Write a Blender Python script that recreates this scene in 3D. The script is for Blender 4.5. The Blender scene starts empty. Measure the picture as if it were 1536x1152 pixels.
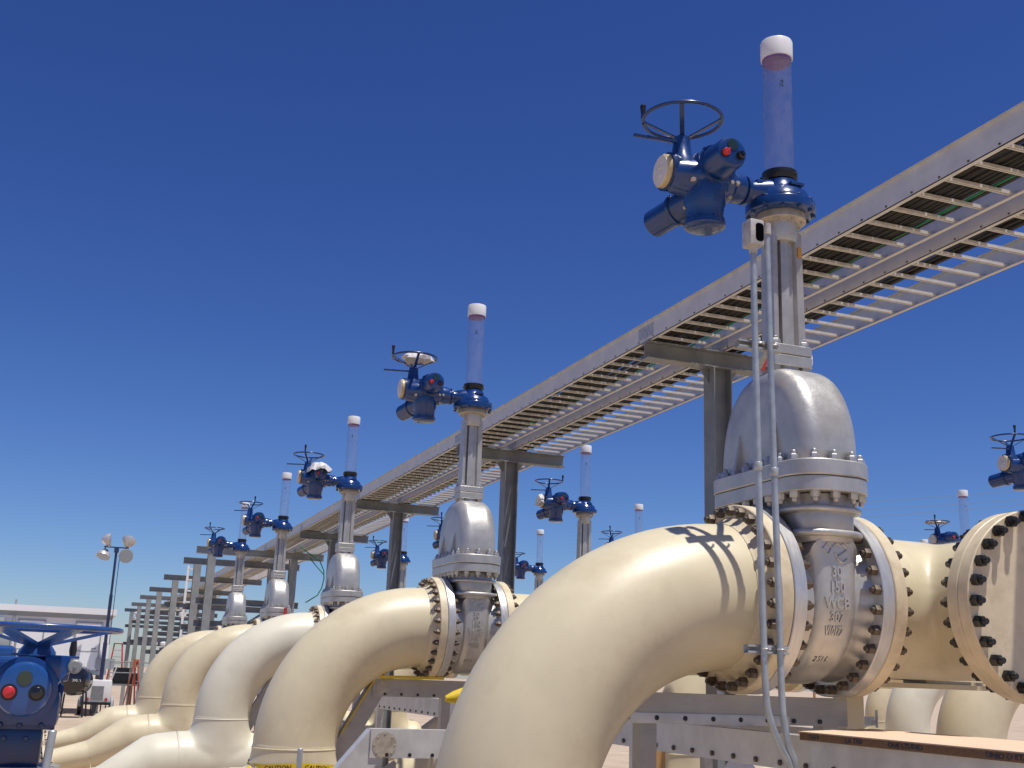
import bpy, bmesh, math, random
from mathutils import Vector, Matrix
random.seed(7)
H = 2.4                       # eye height of the photographer above the gravel
PI = math.pi
scene = bpy.context.scene
COL = scene.collection
V3 = Vector

# ------------------------------------------------------------------ materials
def mat(name, col, rough=.5, metal=0., var=.12, nscale=6., bump=0., bscale=60., coat=0.,
        dark=None, dark_amt=0., dscale=2.5, spec=.5, stretch=None, rvar=.15):
    m = bpy.data.materials.new(name); m.use_nodes = True
    nt = m.node_tree; N = nt.nodes; L = nt.links
    b = N['Principled BSDF']
    tc = N.new('ShaderNodeTexCoord'); mp = N.new('ShaderNodeMapping')
    L.new(tc.outputs['Object'], mp.inputs[0])
    if stretch: mp.inputs['Scale'].default_value = stretch
    n1 = N.new('ShaderNodeTexNoise'); n1.inputs['Scale'].default_value = nscale
    n1.inputs['Detail'].default_value = 6; n1.inputs['Roughness'].default_value = .62
    L.new(mp.outputs[0], n1.inputs['Vector'])
    r1 = N.new('ShaderNodeMapRange'); r1.inputs[1].default_value = .3; r1.inputs[2].default_value = .7
    r1.inputs[3].default_value = 1 - var; r1.inputs[4].default_value = 1 + var * .6
    L.new(n1.outputs[0], r1.inputs[0])
    mx = N.new('ShaderNodeMix'); mx.data_type = 'RGBA'; mx.blend_type = 'MULTIPLY'
    mx.inputs[0].default_value = 1; mx.inputs[6].default_value = (*col, 1)
    L.new(r1.outputs[0], mx.inputs[7])
    out = mx.outputs[2]
    if dark is not None:
        n2 = N.new('ShaderNodeTexNoise'); n2.inputs['Scale'].default_value = dscale
        n2.inputs['Detail'].default_value = 8; n2.inputs['Roughness'].default_value = .7
        L.new(mp.outputs[0], n2.inputs['Vector'])
        r2 = N.new('ShaderNodeMapRange'); r2.inputs[1].default_value = .5; r2.inputs[2].default_value = .78
        r2.inputs[3].default_value = 0; r2.inputs[4].default_value = dark_amt
        L.new(n2.outputs[0], r2.inputs[0])
        m2 = N.new('ShaderNodeMix'); m2.data_type = 'RGBA'
        L.new(r2.outputs[0], m2.inputs[0]); L.new(out, m2.inputs[6]); m2.inputs[7].default_value = (*dark, 1)
        out = m2.outputs[2]
    L.new(out, b.inputs['Base Color'])
    rr = N.new('ShaderNodeMapRange'); rr.inputs[3].default_value = max(.02, rough - rvar); rr.inputs[4].default_value = min(1, rough + rvar)
    L.new(n1.outputs[0], rr.inputs[0]); L.new(rr.outputs[0], b.inputs['Roughness'])
    b.inputs['Metallic'].default_value = metal
    b.inputs['Specular IOR Level'].default_value = spec
    b.inputs['Coat Weight'].default_value = coat; b.inputs['Coat Roughness'].default_value = .12
    if bump:
        nb = N.new('ShaderNodeTexNoise'); nb.inputs['Scale'].default_value = bscale; nb.inputs['Detail'].default_value = 4
        L.new(mp.outputs[0], nb.inputs['Vector'])
        bp = N.new('ShaderNodeBump'); bp.inputs['Strength'].default_value = bump; bp.inputs['Distance'].default_value = .02
        L.new(nb.outputs[0], bp.inputs['Height']); L.new(bp.outputs[0], b.inputs['Normal'])
    return m

M = {}
M['cream'] = mat('cream_paint', (.665, .58, .39), .42, var=.07, nscale=3, dark=(.36, .26, .15), dark_amt=.42, dscale=1.9, coat=.06, bump=.012, bscale=25)
M['pale'] = mat('pale_cream_paint', (.70, .66, .52), .42, var=.06, nscale=3, dark=(.45, .38, .26), dark_amt=.25, coat=.06, bump=.012, bscale=25)
M['cream_flange'] = mat('cream_flange_paint', (.66, .56, .385), .45, var=.12, nscale=9, dark=(.30, .20, .10), dark_amt=.5, dscale=7)
M['silver'] = mat('aluminium_paint', (.52, .505, .475), .38, metal=.5, var=.14, nscale=7, bump=.06, bscale=60, dark=(.27, .24, .2), dark_amt=.45, dscale=4)
M['silver_smooth'] = mat('machined_flange_rim', (.58, .575, .565), .36, metal=.55, var=.1, nscale=12, dark=(.33, .3, .26), dark_amt=.3, dscale=5, stretch=(6, 1, 1))
M['bolt'] = mat('weathered_stud', (.125, .098, .073), .5, metal=.45, var=.35, nscale=40, dark=(.10, .06, .035), dark_amt=.8, dscale=25)
M['black_bolt'] = mat('black_coated_stud', (.018, .017, .016), .32, metal=.1, var=.3, nscale=40)
M['silver_bolt'] = mat('painted_bonnet_nut', (.50, .485, .46), .42, metal=.6, var=.3, nscale=30, dark=(.18, .13, .09), dark_amt=.6, dscale=18)
M['blue'] = mat('blue_enamel', (.008, .043, .18), .24, var=.25, nscale=9, coat=.4, dark=(.04, .035, .04), dark_amt=.35, dscale=6)
M['blue_lit'] = mat('lit_blue_enamel', (.016, .075, .26), .28, var=.15, nscale=9, coat=.4, dark=(.05, .05, .06), dark_amt=.3, dscale=10)  # lit copy of the blue enamel, light on the foreground cover put into colour
M['blue_dark'] = mat('blue_enamel_shaft', (.006, .028, .11), .3, var=.2, nscale=12, coat=.3)
M['galv'] = mat('galvanised_steel', (.47, .485, .49), .42, metal=.35, var=.22, nscale=14, dark=(.25, .25, .25), dark_amt=.4, dscale=8)
M['conduit'] = mat('galvanised_conduit', (.44, .48, .51), .45, metal=.5, var=.2, nscale=14, dark=(.22, .22, .21), dark_amt=.5, dscale=9)
M['steel'] = mat('grey_steel_section', (.25, .262, .268), .5, metal=.2, var=.22, nscale=5, dark=(.17, .16, .14), dark_amt=.55, dscale=3)
M['rack'] = mat('rack_post_lit_grey', (.34, .35, .33), .5, metal=.2, var=.15, nscale=5, dark=(.2, .19, .17), dark_amt=.4, dscale=3)  # lighter copy of the steel, daylight on the rack posts put into colour
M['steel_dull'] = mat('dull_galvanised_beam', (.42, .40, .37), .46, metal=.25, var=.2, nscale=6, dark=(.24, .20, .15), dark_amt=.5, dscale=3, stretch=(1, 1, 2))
M['beam_sunlit'] = mat('sunlit_galvanised_beam', (.60, .595, .58), .40, metal=.25, var=.16, nscale=6, dark=(.33, .31, .28), dark_amt=.4, dscale=2.5)  # galvanised tone lightened to carry direct sun on the near beams
M['tray'] = mat('aluminium_tray_rail', (.62, .62, .61), .45, metal=.12, var=.12, nscale=5, dark=(.40, .37, .33), dark_amt=.3, dscale=3)
M['rung'] = mat('aluminium_rung', (.68, .655, .61), .5, metal=.2, var=.15, nscale=12)
M['cable'] = mat('black_cable_jacket', (.009, .008, .0075), .65, var=.4, nscale=8)
M['green'] = mat('green_cable_jacket', (.01, .22, .09), .5)
M['white'] = mat('white_pvc', (.80, .79, .77), .4, var=.05)
M['black'] = mat('black_rubber', (.012, .012, .013), .4, var=.3)
M['blackgloss'] = mat('black_gloss', (.012, .012, .014), .2, var=.2, coat=.5)
M['red'] = mat('red_knob', (.55, .03, .035), .35)
M['redpaint'] = mat('red_ladder_paint', (.45, .04, .03), .5)
M['orange'] = mat('orange_fibreglass', (.60, .14, .04), .5)
M['glass_disp'] = mat('display_window', (.02, .04, .03), .12, coat=.6)
M['tan_cover'] = mat('yellowed_cover', (.52, .41, .22), .4, var=.15)
M['white_label'] = mat('white_cover_face', (.66, .63, .60), .4, var=.12, nscale=12)
M['plate'] = mat('raw_plate', (.48, .43, .35), .45, metal=.4, var=.25, nscale=20)
M['rust'] = mat('rusty_stem', (.10, .06, .04), .6, metal=.3, var=.4, nscale=25)
M['box'] = mat('cast_aluminium_box', (.50, .475, .44), .55, metal=.3, var=.2, nscale=20, bump=.1, bscale=120, dark=(.22, .19, .16), dark_amt=.5, dscale=15)
M['yellow'] = mat('yellow_webbing', (.72, .50, .02), .6, var=.15)
M['tapetext'] = mat('tape_print', (.02, .017, .012), .6)
M['plastic'] = mat('white_plastic_bag', (.74, .72, .70), .35, var=.2, nscale=20, bump=.4, bscale=30)
M['ink'] = mat('dark_marker', (.06, .05, .06), .7)
M['blueink'] = mat('blue_stencil_ink', (.035, .05, .075), .8, var=.6, nscale=60)
M['siding'] = mat('white_siding', (.90, .90, .88), .5, var=.04, nscale=1.5)
M['siding_grey'] = mat('grey_trim', (.36, .38, .38), .6, var=.08)
M['dark_gap'] = mat('dark_void', (.03, .03, .032), .8)
M['hole_shade'] = mat('box_hole_shade', (.004, .004, .005), 1., spec=0.)  # near black, paints the shade inside the junction box hole
M['red_lens'] = mat('red_lens', (.5, .03, .04), .2, coat=.5)
M['navy'] = mat('navy_mast', (.02, .03, .09), .35, coat=.3)
M['lamp_shell'] = mat('lamp_reflector', (.62, .59, .56), .3, metal=.4, var=.2)
M['wire'] = mat('overhead_wire', (.22, .24, .27), .6)
M['brass'] = mat('orange_tag', (.65, .30, .03), .5)
M['wood_post'] = mat('timber', (.48, .28, .11), .75, var=.2, nscale=10, stretch=(6, 6, 1))

def plywood():
    m = mat('plywood_face', (.72, .53, .36), .75, var=.10, nscale=8, stretch=(5, .6, 1), dark=(.45, .28, .15), dark_amt=.25, dscale=3)
    return m
M['ply'] = plywood()
M['plyedge'] = mat('plank_edge', (.19, .105, .055), .85, var=.5, nscale=25, stretch=(1, 1.5, 14))

def sand():
    m = mat('sand', (.50, .39, .285), .9, var=.25, nscale=.6, bump=.6, bscale=9, dark=(.40, .28, .19), dark_amt=.7, dscale=.15, spec=.2)
    return m
M['sand'] = sand()

def tube_mat():
    m = bpy.data.materials.new('scuffed_clear_plastic'); m.use_nodes = True
    nt = m.node_tree; N = nt.nodes; L = nt.links
    for n in list(N): N.remove(n)
    o = N.new('ShaderNodeOutputMaterial')
    tr = N.new('ShaderNodeBsdfTransparent'); tr.inputs[0].default_value = (.94, .93, .95, 1)
    df = N.new('ShaderNodeBsdfDiffuse'); df.inputs[0].default_value = (.66, .64, .68, 1)
    gl = N.new('ShaderNodeBsdfGlossy'); gl.inputs['Roughness'].default_value = .16
    tc = N.new('ShaderNodeTexCoord'); mp = N.new('ShaderNodeMapping'); mp.inputs['Scale'].default_value = (9, 9, 4)
    nz = N.new('ShaderNodeTexNoise'); nz.inputs['Scale'].default_value = 2.2; nz.inputs['Detail'].default_value = 9; nz.inputs['Roughness'].default_value = .75
    L.new(tc.outputs['Object'], mp.inputs[0]); L.new(mp.outputs[0], nz.inputs['Vector'])
    mr = N.new('ShaderNodeMapRange'); mr.inputs[1].default_value = .35; mr.inputs[2].default_value = .8; mr.inputs[3].default_value = .04; mr.inputs[4].default_value = .19
    L.new(nz.outputs[0], mr.inputs[0])
    lw = N.new('ShaderNodeLayerWeight'); lw.inputs[0].default_value = .22
    m1 = N.new('ShaderNodeMixShader'); L.new(mr.outputs[0], m1.inputs[0]); L.new(tr.outputs[0], m1.inputs[1]); L.new(df.outputs[0], m1.inputs[2])
    mm = N.new('ShaderNodeMath'); mm.operation = 'MULTIPLY'; mm.inputs[1].default_value = .55; L.new(lw.outputs[1], mm.inputs[0])
    m2 = N.new('ShaderNodeMixShader'); L.new(mm.outputs[0], m2.inputs[0]); L.new(m1.outputs[0], m2.inputs[1]); L.new(gl.outputs[0], m2.inputs[2])
    L.new(m2.outputs[0], o.inputs[0])
    return m
M['tube'] = tube_mat()
M['primer'] = mat('purple_primer', (.20, .11, .30), .5, var=.4, nscale=20)

# ------------------------------------------------------------------ mesh building
def basis(d):
    d = V3(d).normalized()
    a = V3((0, 0, 1)) if abs(d.z) < .9 else V3((1, 0, 0))
    u = a.cross(d).normalized(); v = d.cross(u)
    return u, v, d

class MB:
    def __init__(s): s.bm = bmesh.new()
    def ring(s, c, u, v, r, n, ph=0., ru=None):
        c = V3(c)
        return [s.bm.verts.new(c + u * (r * math.cos(2 * PI * k / n + ph)) + v * ((ru or r) * math.sin(2 * PI * k / n + ph))) for k in range(n)]
    def bridge(s, a, b):
        n = len(a)
        for k in range(n):
            try: s.bm.faces.new((a[k], a[(k + 1) % n], b[(k + 1) % n], b[k]))
            except ValueError: pass
    def cap(s, a, flip=False):
        try: s.bm.faces.new(list(reversed(a)) if flip else a)
        except ValueError: pass
    def lathe(s, o, d, prof, n=32, ph=0., caps=True):
        o = V3(o); u, v, d = basis(d); rs = []
        for t, r in prof: rs.append(s.ring(o + d * t, u, v, max(r, 1e-4), n, ph))
        for a, b in zip(rs, rs[1:]): s.bridge(a, b)
        if caps: s.cap(rs[0], True); s.cap(rs[-1])
        return s
    def cyl(s, a, b, r, r2=None, n=20, caps=True):
        a = V3(a); b = V3(b)
        return s.lathe(a, b - a, [(0, r), ((b - a).length, r if r2 is None else r2)], n, caps=caps)
    def rod(s, a, b, r, ch=.004, n=20):
        a = V3(a); b = V3(b); l = (b - a).length
        return s.lathe(a, b - a, [(0, r - ch), (ch, r), (l - ch, r), (l, r - ch)], n)
    def hexn(s, c, d, r, h, stud=0., ph=0.):
        d = V3(d).normalized()
        s.lathe(c, d, [(0, r), (h * .82, r), (h, r * .84)], 6, ph)
        if stud: s.lathe(V3(c) + d * h, d, [(-.002, r * .55), (stud * .8, r * .55), (stud, r * .42)], 10)
        return s
    def box(s, c, size, rot=None, bev=0.):
        c = V3(c); hx, hy, hz = size[0] / 2, size[1] / 2, size[2] / 2
        vs = []
        for x, y, z in ((-1, -1, -1), (1, -1, -1), (1, 1, -1), (-1, 1, -1), (-1, -1, 1), (1, -1, 1), (1, 1, 1), (-1, 1, 1)):
            p = V3((x * hx, y * hy, z * hz))
            if rot is not None: p = rot @ p
            vs.append(s.bm.verts.new(c + p))
        fs = [s.bm.faces.new([vs[i] for i in f]) for f in ((0, 3, 2, 1), (4, 5, 6, 7), (0, 1, 5, 4), (1, 2, 6, 5), (2, 3, 7, 6), (3, 0, 4, 7))]
        if bev:
            es = {e for f in fs for e in f.edges}
            bmesh.ops.bevel(s.bm, geom=list(es), offset=bev, segments=2, affect='EDGES', profile=.6)
        return s
    def bar(s, a, b, w, h, up=(0, 0, 1), bev=0.):      # rectangular bar from a to b
        a = V3(a); b = V3(b); d = (b - a); l = d.length; d.normalize()
        sd = d.cross(V3(up)).normalized(); u2 = sd.cross(d)
        R = Matrix((d, sd, u2)).transposed()
        return s.box((a + b) / 2, (l, w, h), R, bev)
    def sweep(s, pts, r, n=10, closed=False, caps=True):
        P = [V3(p) for p in pts]; m = len(P)
        rad = r if isinstance(r, (list, tuple)) else [r] * m
        tang = []
        for i in range(m):
            if closed: t = P[(i + 1) % m] - P[i - 1]
            else: t = P[min(i + 1, m - 1)] - P[max(i - 1, 0)]
            tang.append(t.normalized())
        u, v, _ = basis(tang[0]); rs = []
        for i in range(m):
            t = tang[i]; u = (u - t * u.dot(t)).normalized(); v = t.cross(u)
            rs.append(s.ring(P[i], u, v, rad[i], n))
        for a, b in zip(rs, rs[1:]): s.bridge(a, b)
        if closed: s.bridge(rs[-1], rs[0])
        elif caps: s.cap(rs[0], True); s.cap(rs[-1])
        return s
    def torus(s, c, d, R, r, n=48, m=10):
        u, v, d = basis(d); c = V3(c)
        return s.sweep([c + u * (R * math.cos(2 * PI * k / n)) + v * (R * math.sin(2 * PI * k / n)) for k in range(n)], r, m, closed=True)
    def prism(s, poly, vec):
        a = [s.bm.verts.new(V3(p)) for p in poly]; b = [s.bm.verts.new(V3(p) + V3(vec)) for p in poly]
        s.cap(a, True); s.cap(b); s.bridge(a, b); return s
    def loft(s, loops, caps=True):
        rs = [[s.bm.verts.new(V3(p)) for p in lp] for lp in loops]
        for a, b in zip(rs, rs[1:]): s.bridge(a, b)
        if caps: s.cap(rs[0], True); s.cap(rs[-1])
        return s
    def add_mesh(s, me): s.bm.from_mesh(me); return s
    def mesh(s, name, m, ang=38):
        bmesh.ops.recalc_face_normals(s.bm, faces=s.bm.faces[:])
        me = bpy.data.meshes.new(name); s.bm.to_mesh(me); s.bm.free()
        me.materials.append(m)
        for p in me.polygons: p.use_smooth = True
        me.set_sharp_from_angle(angle=math.radians(ang))
        return me
    def build(s, name, m, parent=None, loc=(0, 0, 0), ang=38):
        o = bpy.data.objects.new(name, s.mesh(name, m, ang)); COL.objects.link(o)
        if parent is not None: o.parent = parent; o.location = loc
        else: o.location = (loc[0], loc[1], loc[2] + H)
        return o

def tag(o, label, cat, group=None):
    o['label'] = label; o['category'] = cat
    if group: o['group'] = group
    return o
def thing(name, label, cat, loc, group=None):
    o = bpy.data.objects.new(name, None); COL.objects.link(o); o.empty_display_size = .2
    o.location = (loc[0], loc[1], loc[2] + H)
    return tag(o, label, cat, group)
def dupo(o, parent=None, loc=None):
    c = o.copy(); COL.objects.link(c); c.parent = parent
    if loc is not None: c.location = loc
    return c
def copy_tree(o, parent=None, skip=()):
    c = o.copy(); COL.objects.link(c)
    if parent is not None: c.parent = parent
    for ch in list(o.children):
        if ch.name.split('.')[0] in skip: continue
        copy_tree(ch, c, skip)
    return c
def text_mesh(body, size, extrude=.002, bold=0.):
    cu = bpy.data.curves.new('lettering', 'FONT'); cu.body = body; cu.size = size
    cu.align_x = 'CENTER'; cu.align_y = 'CENTER'; cu.extrude = extrude; cu.offset = bold; cu.resolution_u = 3
    ob = bpy.data.objects.new('lettering', cu); COL.objects.link(ob)
    dg = bpy.context.evaluated_depsgraph_get(); dg.update()
    me = bpy.data.meshes.new_from_object(ob.evaluated_get(dg))
    bpy.data.objects.remove(ob); bpy.data.curves.remove(cu)
    return me
def inset_loop(pts, d):                # convex outline of 2-D points moved inward by d
    n = len(pts); out = []
    for i in range(n):
        p0, p1, p2 = V3((*pts[i - 1], 0)), V3((*pts[i], 0)), V3((*pts[(i + 1) % n], 0))
        t = (p2 - p0).normalized(); nrm = V3((-t.y, t.x, 0))
        q = p1 + nrm * d; out.append((q.x, q.y))
    return out
def pillow_x(mb, outline, h, r, steps=5, taper=None):
    """outline: counter-clockwise (y,z) points; body from x=-h to h with rounded rims of radius r"""
    loops = []
    xs = []
    for k in range(steps + 1):
        a = PI / 2 * k / steps
        xs.append((-h + r - r * math.cos(a), r - r * math.sin(a)))
    xs = xs + [(-x, i) for x, i in reversed(xs)]
    for x, i in xs:
        loops.append([(x, p[0], p[1]) for p in inset_loop(outline, i)])
    mb.loft(loops)
def rrect(hx, hy, r, n=8):
    pts = []
    for cx, cy, a0 in ((hx - r, hy - r, 0), (-hx + r, hy - r, PI / 2), (-hx + r, -hy + r, PI), (hx - r, -hy + r, 1.5 * PI)):
        for k in range(n + 1):
            a = a0 + PI / 2 * k / n
            pts.append((cx + r * math.cos(a), cy + r * math.sin(a)))
    return pts
def plate_z(mb, outline, z0, z1, ch=.006):
    lo = inset_loop(outline, ch)
    mb.loft([[(x, y, z0) for x, y in lo], [(x, y, z0 + ch) for x, y in outline], [(x, y, z1 - ch) for x, y in outline], [(x, y, z1) for x, y in lo]])

def smooth_union(mb, m, voxel=.014, it=30):
    """one skin over overlapping closed solids, with forged-looking fillets"""
    o = mb.build('forging', m)
    r = o.modifiers.new('r', 'REMESH'); r.mode = 'VOXEL'; r.voxel_size = voxel
    q = o.modifiers.new('s', 'SMOOTH'); q.factor = .5; q.iterations = it
    dg = bpy.context.evaluated_depsgraph_get(); dg.update()
    me = bpy.data.meshes.new_from_object(o.evaluated_get(dg))
    bpy.data.objects.remove(o)
    for p in me.polygons: p.use_smooth = True
    if not me.materials: me.materials.append(m)
    return me
def link_mesh(me, name, parent, loc=(0, 0, 0)):
    o = bpy.data.objects.new(name, me); COL.objects.link(o); o.parent = parent; o.location = loc
    return o

# ------------------------------------------------------------------ ground
g = MB()
n = 60; S = 1400
vs = [[None] * (n + 1) for _ in range(n + 1)]
for i in range(n + 1):
    for j in range(n + 1):
        x = ((i / n) * 2 - 1); y = ((j / n) * 2 - 1)
        X = math.copysign(abs(x) ** 2.2, x) * S; Y = math.copysign(abs(y) ** 2.2, y) * S
        z = .03 * math.sin(X * .7 + Y * .3) + .03 * math.sin(Y * .5 - X * .2) if max(abs(X), abs(Y)) < 120 else 0
        vs[i][j] = g.bm.verts.new((X, Y, z))
for i in range(n):
    for j in range(n): g.bm.faces.new((vs[i][j], vs[i + 1][j], vs[i + 1][j + 1], vs[i][j + 1]))
gr = g.build('ground', M['sand'], loc=(0, 0, -H)); gr['kind'] = 'structure'

# ------------------------------------------------------------------ gate valve (local origin on the pipe axis)
R_BC, R_FL = .457, .492
BY, BH = .43, .145                     # body half length along the row, half thickness along the pipe
BR = .085
def body_inset(x):
    a = abs(x) - (BH - BR)
    return 0 if a <= 0 else BR - math.sqrt(max(0, BR * BR - a * a))
def body_face(x, z):                   # y of the near face of the body
    R = BY if z > 0 else math.sqrt(max(.0001, BY * BY - z * z))
    return -(R - body_inset(x))

def make_bolt(name, m, l_half, rn, hn, stud, parent, axis=(1, 0, 0)):
    b = MB(); ax = V3(axis)
    b.hexn(ax * -l_half, -ax, rn, hn, stud); b.hexn(ax * l_half, ax, rn, hn, stud); b.cyl(ax * -(l_half + .01), ax * (l_half + .01), rn * .5, n=8)
    return b.build(name, m, parent)

def make_actuator(parent):
    """blue electric actuator hung on the gearbox's input shaft, coordinates relative to the valve axis"""
    b = MB()
    # main gear case, lower drum, neck to gearbox
    b.lathe((-.28, -.01, 2.355), (-1, 0, 0), [(0, .05), (.0, .085), (.02, .09), (.07, .09), (.10, .115), (.32, .125), (.36, .11), (.44, .10), (.47, .085)], 28)
    b.box((-.52, -.02, 2.37), (.22, .22, .24), None, .05)
    b.lathe((-.53, -.03, 2.30), (0, 0, -1), [(0, .12), (.10, .12), (.13, .11), (.20, .105), (.205, .118), (.235, .118), (.245, .105), (.25, .06)], 28)
    b.lathe((-.50, .02, 2.42), (0, -1, 0), [(-.12, .06), (-.08, .10), (.06, .105), (.12, .108), (.125, .118), (.15, .118), (.155, .1)], 28)
    b.lathe((-.66, .0, 2.37), (0, 0, 1), [(0, .095), (.08, .09), (.12, .06), (.2, .05), (.235, .044)], 24)
    b.box((-.43, -.05, 2.46), (.07, .12, .10), None, .02)
    for a in range(8):
        an = 2 * PI * a / 8
        b.hexn((-.53 + .105 * math.cos(an), -.03 + .105 * math.sin(an), 2.095), (0, 0, 1), .010, .015)
    act = b.build('actuator', M['blue'], parent)
    # motor drum pointing away
    b = MB(); d = V3((-.21, .40, -.13)); d = V3((-.10, .34, -.05))
    b.lathe((-.57, .05, 2.245), d, [(-.1, .06), (0, .088), (.10, .088), (.105, .098), (.125, .098), (.13, .086), (.31, .083), (.325, .070), (.33, .03)], 28)
    b.build('motor_housing', M['blue'], act)
    # control cover with display, facing -Y
    b = MB()
    b.lathe((-.50, -.13, 2.425), (0, -1, 0), [(0, .105), (.01, .105), (.02, .099), (.14, .094), (.155, .088), (.162, .07)], 36)
    for a in range(6):
        an = 2 * PI * a / 6 + .3
        b.hexn((-.50 + .112 * math.cos(an), -.115, 2.425 + .112 * math.sin(an)), (0, -1, 0), .009, .02)
    cov = b.build('control_cover', M['blue'], act)
    fy = -.291
    b = MB(); b.lathe((-.50, fy, 2.468), (0, -1, 0), [(0, .034), (.005, .034), (.006, .03)], 28); b.build('display_window', M['glass_disp'], cov)
    b = MB(); b.lathe((-.548, fy, 2.41), (0, -1, 0), [(0, .027), (.004, .027)], 24); b.build('knob_recess', M['black'], cov)
    b = MB(); b.lathe((-.548, fy - .003, 2.41), (0, -1, 0), [(0, .021), (.02, .021), (.026, .016)], 20).box((-.548, fy - .032, 2.41), (.010, .012, .036), Matrix.Rotation(.6, 3, 'Y'), .003); b.build('selector_knob', M['red'], cov)
    b = MB(); b.lathe((-.452, fy, 2.41), (0, -1, 0), [(0, .028), (.004, .028)], 24).lathe((-.452, fy - .003, 2.41), (0, -1, 0), [(0, .021), (.02, .021), (.026, .016)], 20).box((-.452, fy - .032, 2.41), (.010, .012, .036), Matrix.Rotation(-.5, 3, 'Y'), .003)
    b.build('selector_knob', M['blackgloss'], cov)
    # terminal compartment with pale cover, facing -X
    b = MB(); b.lathe((-.70, .01, 2.38), (-1, 0, 0), [(-.06, .07), (0, .107), (.045, .112), (.06, .112), (.062, .10)], 32)
    b.build('terminal_compartment', M['blue_dark'], act)
    b = MB(); b.lathe((-.755, .01, 2.38), (-1, 0, 0), [(0, .098), (.03, .097), (.037, .09)], 36)
    tcv = b.build('terminal_cover', M['tan_cover'], act)
    b = MB(); b.lathe((-.7915, .01, 2.38), (-1, 0, 0), [(0, .088), (.003, .087)], 36).box((-.797, .01, 2.395), (.006, .05, .008)).box((-.796, .01, 2.36), (.004, .035, .03))
    b.build('cover_label', M['white_label'], tcv)
    # handwheel
    b = MB(); wc = V3((-.655, 0, 2.718))
    b.torus(wc, (0, 0, 1), .2275, .0105, 64, 10)
    for k in range(4):
        an = math.radians(60 + 90 * k)
        e = wc + V3((math.cos(an), math.sin(an), 0)) * .225
        b.bar(V3((-.655, 0, 2.60)) + V3((math.cos(an), math.sin(an), 0)) * .02, e, .026, .008)
    b.lathe((-.655, 0, 2.575), (0, 0, 1), [(0, .045), (.02, .046), (.04, .03), (.05, .02)], 20)
    hw = b.build('handwheel', M['blue_dark'], act)
    kb = wc + V3((math.cos(math.radians(150)), math.sin(math.radians(150)), 0)) * .2275
    b = MB(); b.lathe(kb, (0, 0, 1), [(-.015, .006), (.02, .007), (.022, .013), (.05, .011), (.08, .016), (.105, .018), (.115, .008)], 14)
    kn = b.build('wheel_knob', M['black'], hw)
    # declutch lever
    b = MB(); b.bar((-.67, -.02, 2.565), (-.98, -.03, 2.545), .022, .016, bev=.004)
    b.build('declutch_lever', M['blue_dark'], act)
    # cable plugs and cap screws
    for p, d in (((-.40, -.06, 2.27), (.6, -.6, -.4)), ((-.655, -.11, 2.30), (0, -1, -.2)), ((-.40, -.10, 2.33), (0, -1, 0)), ((-.36, -.095, 2.335), (0, -1, 0)), ((-.63, .02, 2.19), (0, -1, -.6))):
        b = MB(); b.hexn(p, d, .014, .028)
        b.build('cable_plug', M['plate'], act)
    return act

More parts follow.
